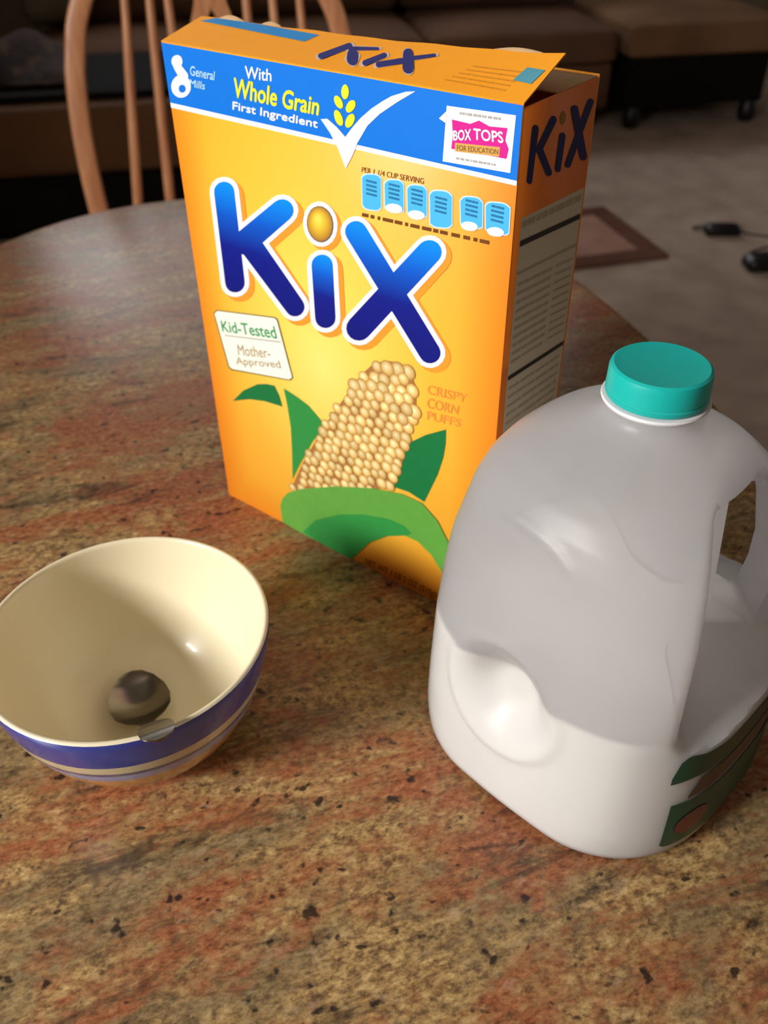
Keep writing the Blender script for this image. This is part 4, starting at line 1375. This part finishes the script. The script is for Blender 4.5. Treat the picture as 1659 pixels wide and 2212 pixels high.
def make_jug():
    jx, jy, _ = b2w(.2982, -.0218, 0)
    root = tag(empty('milk_jug', (jx, jy, TABLE), math.radians(38 - 48)), 'translucent plastic milk jug with teal cap, partly full', 'milk jug')
    zs = [0, .0015, .003, .0055, .008, .012, .016] + [.016 + .1035 * (i + 1) / 62 for i in range(62)] + [.1195 + .0775 * (i + 1) / 46 for i in range(46)] + [.1985, .2005, .203]
    N = 200
    v, f = rings_mesh(jug_rings(zs, N))
    me = bpy.data.meshes.new('jug_body')
    me.from_pydata([tuple(p) for p in v], [], f)
    me.update()
    tmp = bpy.data.objects.new('jug_body', me)
    COL.objects.link(tmp)
    # handle opening
    hole = [(.0350, .1570), (.0362, .1640), (.0400, .1670), (.0480, .1670), (.0520, .1630), (.0590, .1420), (.0640, .1200), (.0648, .1040), (.0628, .0868), (.0598, .0858), (.0400, .1000), (.0372, .1330)]
    hv, hf = [], []
    for y in (-.08, .08):
        hv += [(s, y, z) for s, z in hole]
    n = len(hole)
    hf.append(tuple(range(n)))
    hf.append(tuple(range(2 * n - 1, n - 1, -1)))
    for i in range(n):
        hf.append((i, n + i, n + (i + 1) % n, (i + 1) % n))
    hme = bpy.data.meshes.new('cut')
    hme.from_pydata(hv, [], hf)
    bm = bmesh.new()
    bm.from_mesh(hme)
    bmesh.ops.recalc_face_normals(bm, faces=bm.faces)
    bm.to_mesh(hme)
    bm.free()
    cut = bpy.data.objects.new('cut', hme)
    COL.objects.link(cut)
    md = tmp.modifiers.new('opening', 'BOOLEAN')
    md.operation = 'DIFFERENCE'
    md.solver = 'EXACT'
    md.object = cut
    bpy.context.view_layer.update()
    dg = bpy.context.evaluated_depsgraph_get()
    res = bpy.data.meshes.new_from_object(tmp.evaluated_get(dg))
    bpy.data.objects.remove(tmp)
    bpy.data.objects.remove(cut)
    res.name = 'jug_body'
    wrap('jug_body', res, plastic_material(), root, smooth=True, angle=45)
    # milk
    mz = [.004, .006, .009, .012, .016] + [.016 + .069 * (i + 1) / 40 for i in range(40)]
    v, f = rings_mesh(jug_rings(mz, N, -.0011))
    mk = obj('milk', v, f, pmat('milk', srgb(250, 247, 236), .35, var=.01, scale=20), root, smooth=True, angle=45)
    mk['label'] = 'white milk filling the lower part of the jug'
    # neck ring and cap
    lathe('neck_ring', [(.0188, .1985), (.0212, .1988), (.0216, .1996), (.0212, .2004), (.0188, .2006)], M['neck'] if 'neck' in M else pmat('neck_plastic', srgb(222, 222, 224), .3, var=.02), root, 48)
    teal = pmat('teal_cap', srgb(14, 172, 164), .38, var=.03, scale=60)
    prof = [(.0180, .2012), (.0200, .2012), (.0203, .2020), (.0203, .2032), (.0199, .2035), (.0199, .2039), (.0202, .2042), (.0200, .2115), (.0195, .2132), (.0184, .2140), (.0172, .2139), (.0150, .2136), (.0, .2136)]
    cp = lathe('cap', prof, teal, root, 96, angle=35)
    cp['label'] = 'teal screw cap'
    lathe('cap_seam', [(.0199, .20355), (.02015, .2037), (.0199, .20385)], pmat('teal_seam', srgb(60, 190, 180), .4, var=.02), cp, 96)
    # printed label on the face that looks right and towards the viewer
    green = pmat('label_green', srgb(6, 66, 48), .4, var=.08, scale=60)
    greenb = pmat('label_green_deep', srgb(8, 72, 54), .4, var=.08, scale=60)
    red = pmat('label_red', srgb(112, 44, 40), .4, var=.05)
    brown = pmat('label_brown', srgb(92, 70, 56), .5, var=.55, scale=160)

    def patch(name, p0, p1, lo, hi, mat, off, nphi=40, nz=6):
        vv, ff = [], []
        for i in range(nphi + 1):
            ph = math.radians(p0 + (p1 - p0) * i / nphi)
            for j in range(nz + 1):
                z = lo(math.degrees(ph)) + (hi(math.degrees(ph)) - lo(math.degrees(ph))) * j / nz
                r = jug_radius(ph, z) + off
                vv.append((r * math.cos(ph), r * math.sin(ph), z))
        for i in range(nphi):
            for j in range(nz):
                a = i * (nz + 1) + j
                ff.append((a, a + nz + 1, a + nz + 2, a + 1))
        return obj(name, vv, ff, mat, lab, smooth=True)
    lab = bpy.data.objects.new('label', None)
    COL.objects.link(lab)
    lab.parent = root
    lab['label'] = 'dark green printed label on the right face'
    patch('label_swoosh', -82.5, -12, lambda d: interp([(-82.5, .0600), (-76, .0600), (-60, .0590), (-45, .0580), (-12, .0570)], d), lambda d: interp([(-82.5, .0640), (-80.5, .0745), (-78, .0765), (-72, .0735), (-60, .0715), (-38, .0695), (-12, .066)], d), green, .0006)
    patch('label_base', -80.5, -12, lambda d: interp([(-80.5, .0150), (-78.5, .0125), (-12, .0120)], d), lambda d: interp([(-80.5, .0450), (-72, .0440), (-50, .0420), (-12, .042)], d), greenb, .0006)
    patch('label_seal', -77, -63, lambda d: .0265 - .0075 * math.sqrt(max(0, 1 - ((d + 70) / 7) ** 2)), lambda d: .0265 + .0075 * math.sqrt(max(0, 1 - ((d + 70) / 7) ** 2)), red, .0009, 24, 4)
    patch('label_print', -75, -14, lambda d: .0462, lambda d: interp([(-75, .0480), (-71, .0575), (-14, .0565)], d), brown, .0007, 30, 2)


make_jug()


# ---------------------------------------------------------------- bowl and spoon
def bowl_material():
    m, n, l = new_mat('banded_stoneware')
    b = n['Principled BSDF']
    tc = n.new('ShaderNodeTexCoord')
    sep = n.new('ShaderNodeSeparateXYZ')
    l.new(tc.outputs['Object'], sep.inputs[0])
    mr = n.new('ShaderNodeMapRange')
    mr.inputs['From Max'].default_value = .08
    l.new(sep.outputs['Z'], mr.inputs['Value'])
    z = lambda v_: v_ / .08
    tan, cream, bl, gb = srgb(204, 150, 84), srgb(214, 200, 164), srgb(44, 62, 150), srgb(150, 160, 206)
    r = ramp(n, [(0.0, tan), (z(.0385), gb), (z(.0455), srgb(92, 94, 128)), (z(.0482), cream), (z(.0548), bl), (z(.0755), srgb(214, 208, 204))], 'CONSTANT')
    l.new(mr.outputs['Result'], r.inputs['Fac'])
    l.new(r.outputs['Color'], b.inputs['Base Color'])
    b.inputs['Roughness'].default_value = 0.25
    b.inputs['Coat Weight'].default_value = 0.6
    b.inputs['Coat Roughness'].default_value = 0.06
    return m


def make_bowl():
    x, y, z = b2w(.1163, -.1701, 0)
    root = tag(empty('cereal_bowl', (x, y, TABLE)), 'cream-lined stoneware bowl with wide blue band around the outside', 'bowl')
    out = [(.0, .0022), (.028, .0022), (.0295, .0), (.033, .0), (.0342, .0015), (.0350, .0045), (.0400, .0085), (.0470, .0150), (.0535, .0235), (.0590, .0340), (.0635, .0460), (.0668, .0590), (.0688, .0700), (.0693, .0735), (.0690, .0752)]
    inn = [(.0690, .0752), (.0678, .0760), (.0664, .0752), (.0655, .0720), (.0632, .0600), (.0598, .0470), (.0552, .0350), (.0494, .0245), (.0420, .0160), (.0335, .0108), (.0225, .0080), (.0110, .0072), (.0, .0070)]

    def sp(tab):
        q = spline([(r, 0, z_) for r, z_ in tab], 4)
        return [(max(0, p.x), p.z) for p in q]
    lathe('outer_wall', out, bowl_material(), root, 96, angle=40, caps=False)
    lathe('lining', sp(inn), pmat('cream_glaze', srgb(234, 223, 190), .30, var=.02, scale=30, coat=.2, coat_rough=.10), root, 96, angle=50, caps=False)


make_bowl()


def make_spoon():
    ax, ay = .1107, -.1698
    az = math.radians(-26.1) + BOX_ROT
    x, y, z = b2w(ax, ay, 0)
    root = tag(empty('teaspoon', (x, y, TABLE), az), 'stainless steel teaspoon standing in the bowl, handle over the rim', 'spoon')
    steel = pmat('stainless_steel', srgb(136, 128, 116), .26, metal=1.0, var=.03, scale=50)
    cl = [(-.0235, .0148), (-.016, .0128), (0, .0130), (.012, .0162), (.020, .0210), (.027, .0282), (.044, .0475), (.062, .0678), (.073, .0792), (.0810, .0850), (.0875, .0872)]
    path = spline([(a, 0, b) for a, b in cl], 8)
    wid = [(-.0236, .0012), (-.0222, .0062), (-.018, .0112), (-.010, .0152), (-.002, .0162), (.006, .0146), (.013, .0100), (.018, .0052), (.023, .0032), (.030, .0028), (.050, .0042), (.066, .0062), (.078, .0078), (.0835, .0072), (.0862, .0050), (.0875, .0018)]
    dep = [(-.024, 0), (-.018, .0030), (-.006, .0052), (.004, .0046), (.012, .0022), (.018, .0004), (.03, 0)]
    nw = 12
    split = [i for i, p in enumerate(path) if p.x > .0185][0]

    def piece(name, k0, k1):
        rows = list(range(k0, k1 + 1))
        v, f = [], []
        for side in (0, 1):
            for k in rows:
                p = path[k]
                t = (path[min(k + 1, len(path) - 1)] - path[max(k - 1, 0)]).normalized()
                nrm = Vector((-t.z, 0, t.x))
                w_, d = interp(wid, p.x), interp(dep, p.x)
                thick = .0011 + .0007 * smooth01(.012, .024, p.x)
                for i in range(nw + 1):
                    s_ = -1 + 2 * i / nw
                    q = p + Vector((0, s_ * w_, .0014)) - nrm * d * (1 - s_ * s_)
                    if side:
                        q = q - nrm * thick * (1 - .6 * s_ * s_)
                    v.append(q)
        n_ = len(rows)
        m_ = n_ * (nw + 1)
        for k in range(n_ - 1):
            for i in range(nw):
                a = k * (nw + 1) + i
                f.append((a, a + nw + 1, a + nw + 2, a + 1))
                f.append((m_ + a, m_ + a + 1, m_ + a + nw + 2, m_ + a + nw + 1))
        rim = list(range(nw + 1)) + [(k + 1) * (nw + 1) - 1 for k in range(1, n_)] + [(n_ - 1) * (nw + 1) + i for i in range(nw - 1, -1, -1)] + [k * (nw + 1) for k in range(n_ - 2, 0, -1)]
        for a, b in zip(rim, rim[1:] + rim[:1]):
            f.append((a, b, m_ + b, m_ + a))
        return obj(name, v, f, steel, root, smooth=True, angle=60)
    piece('spoon_bowl', 0, split)
    piece('handle', split, len(path) - 1)


make_spoon()
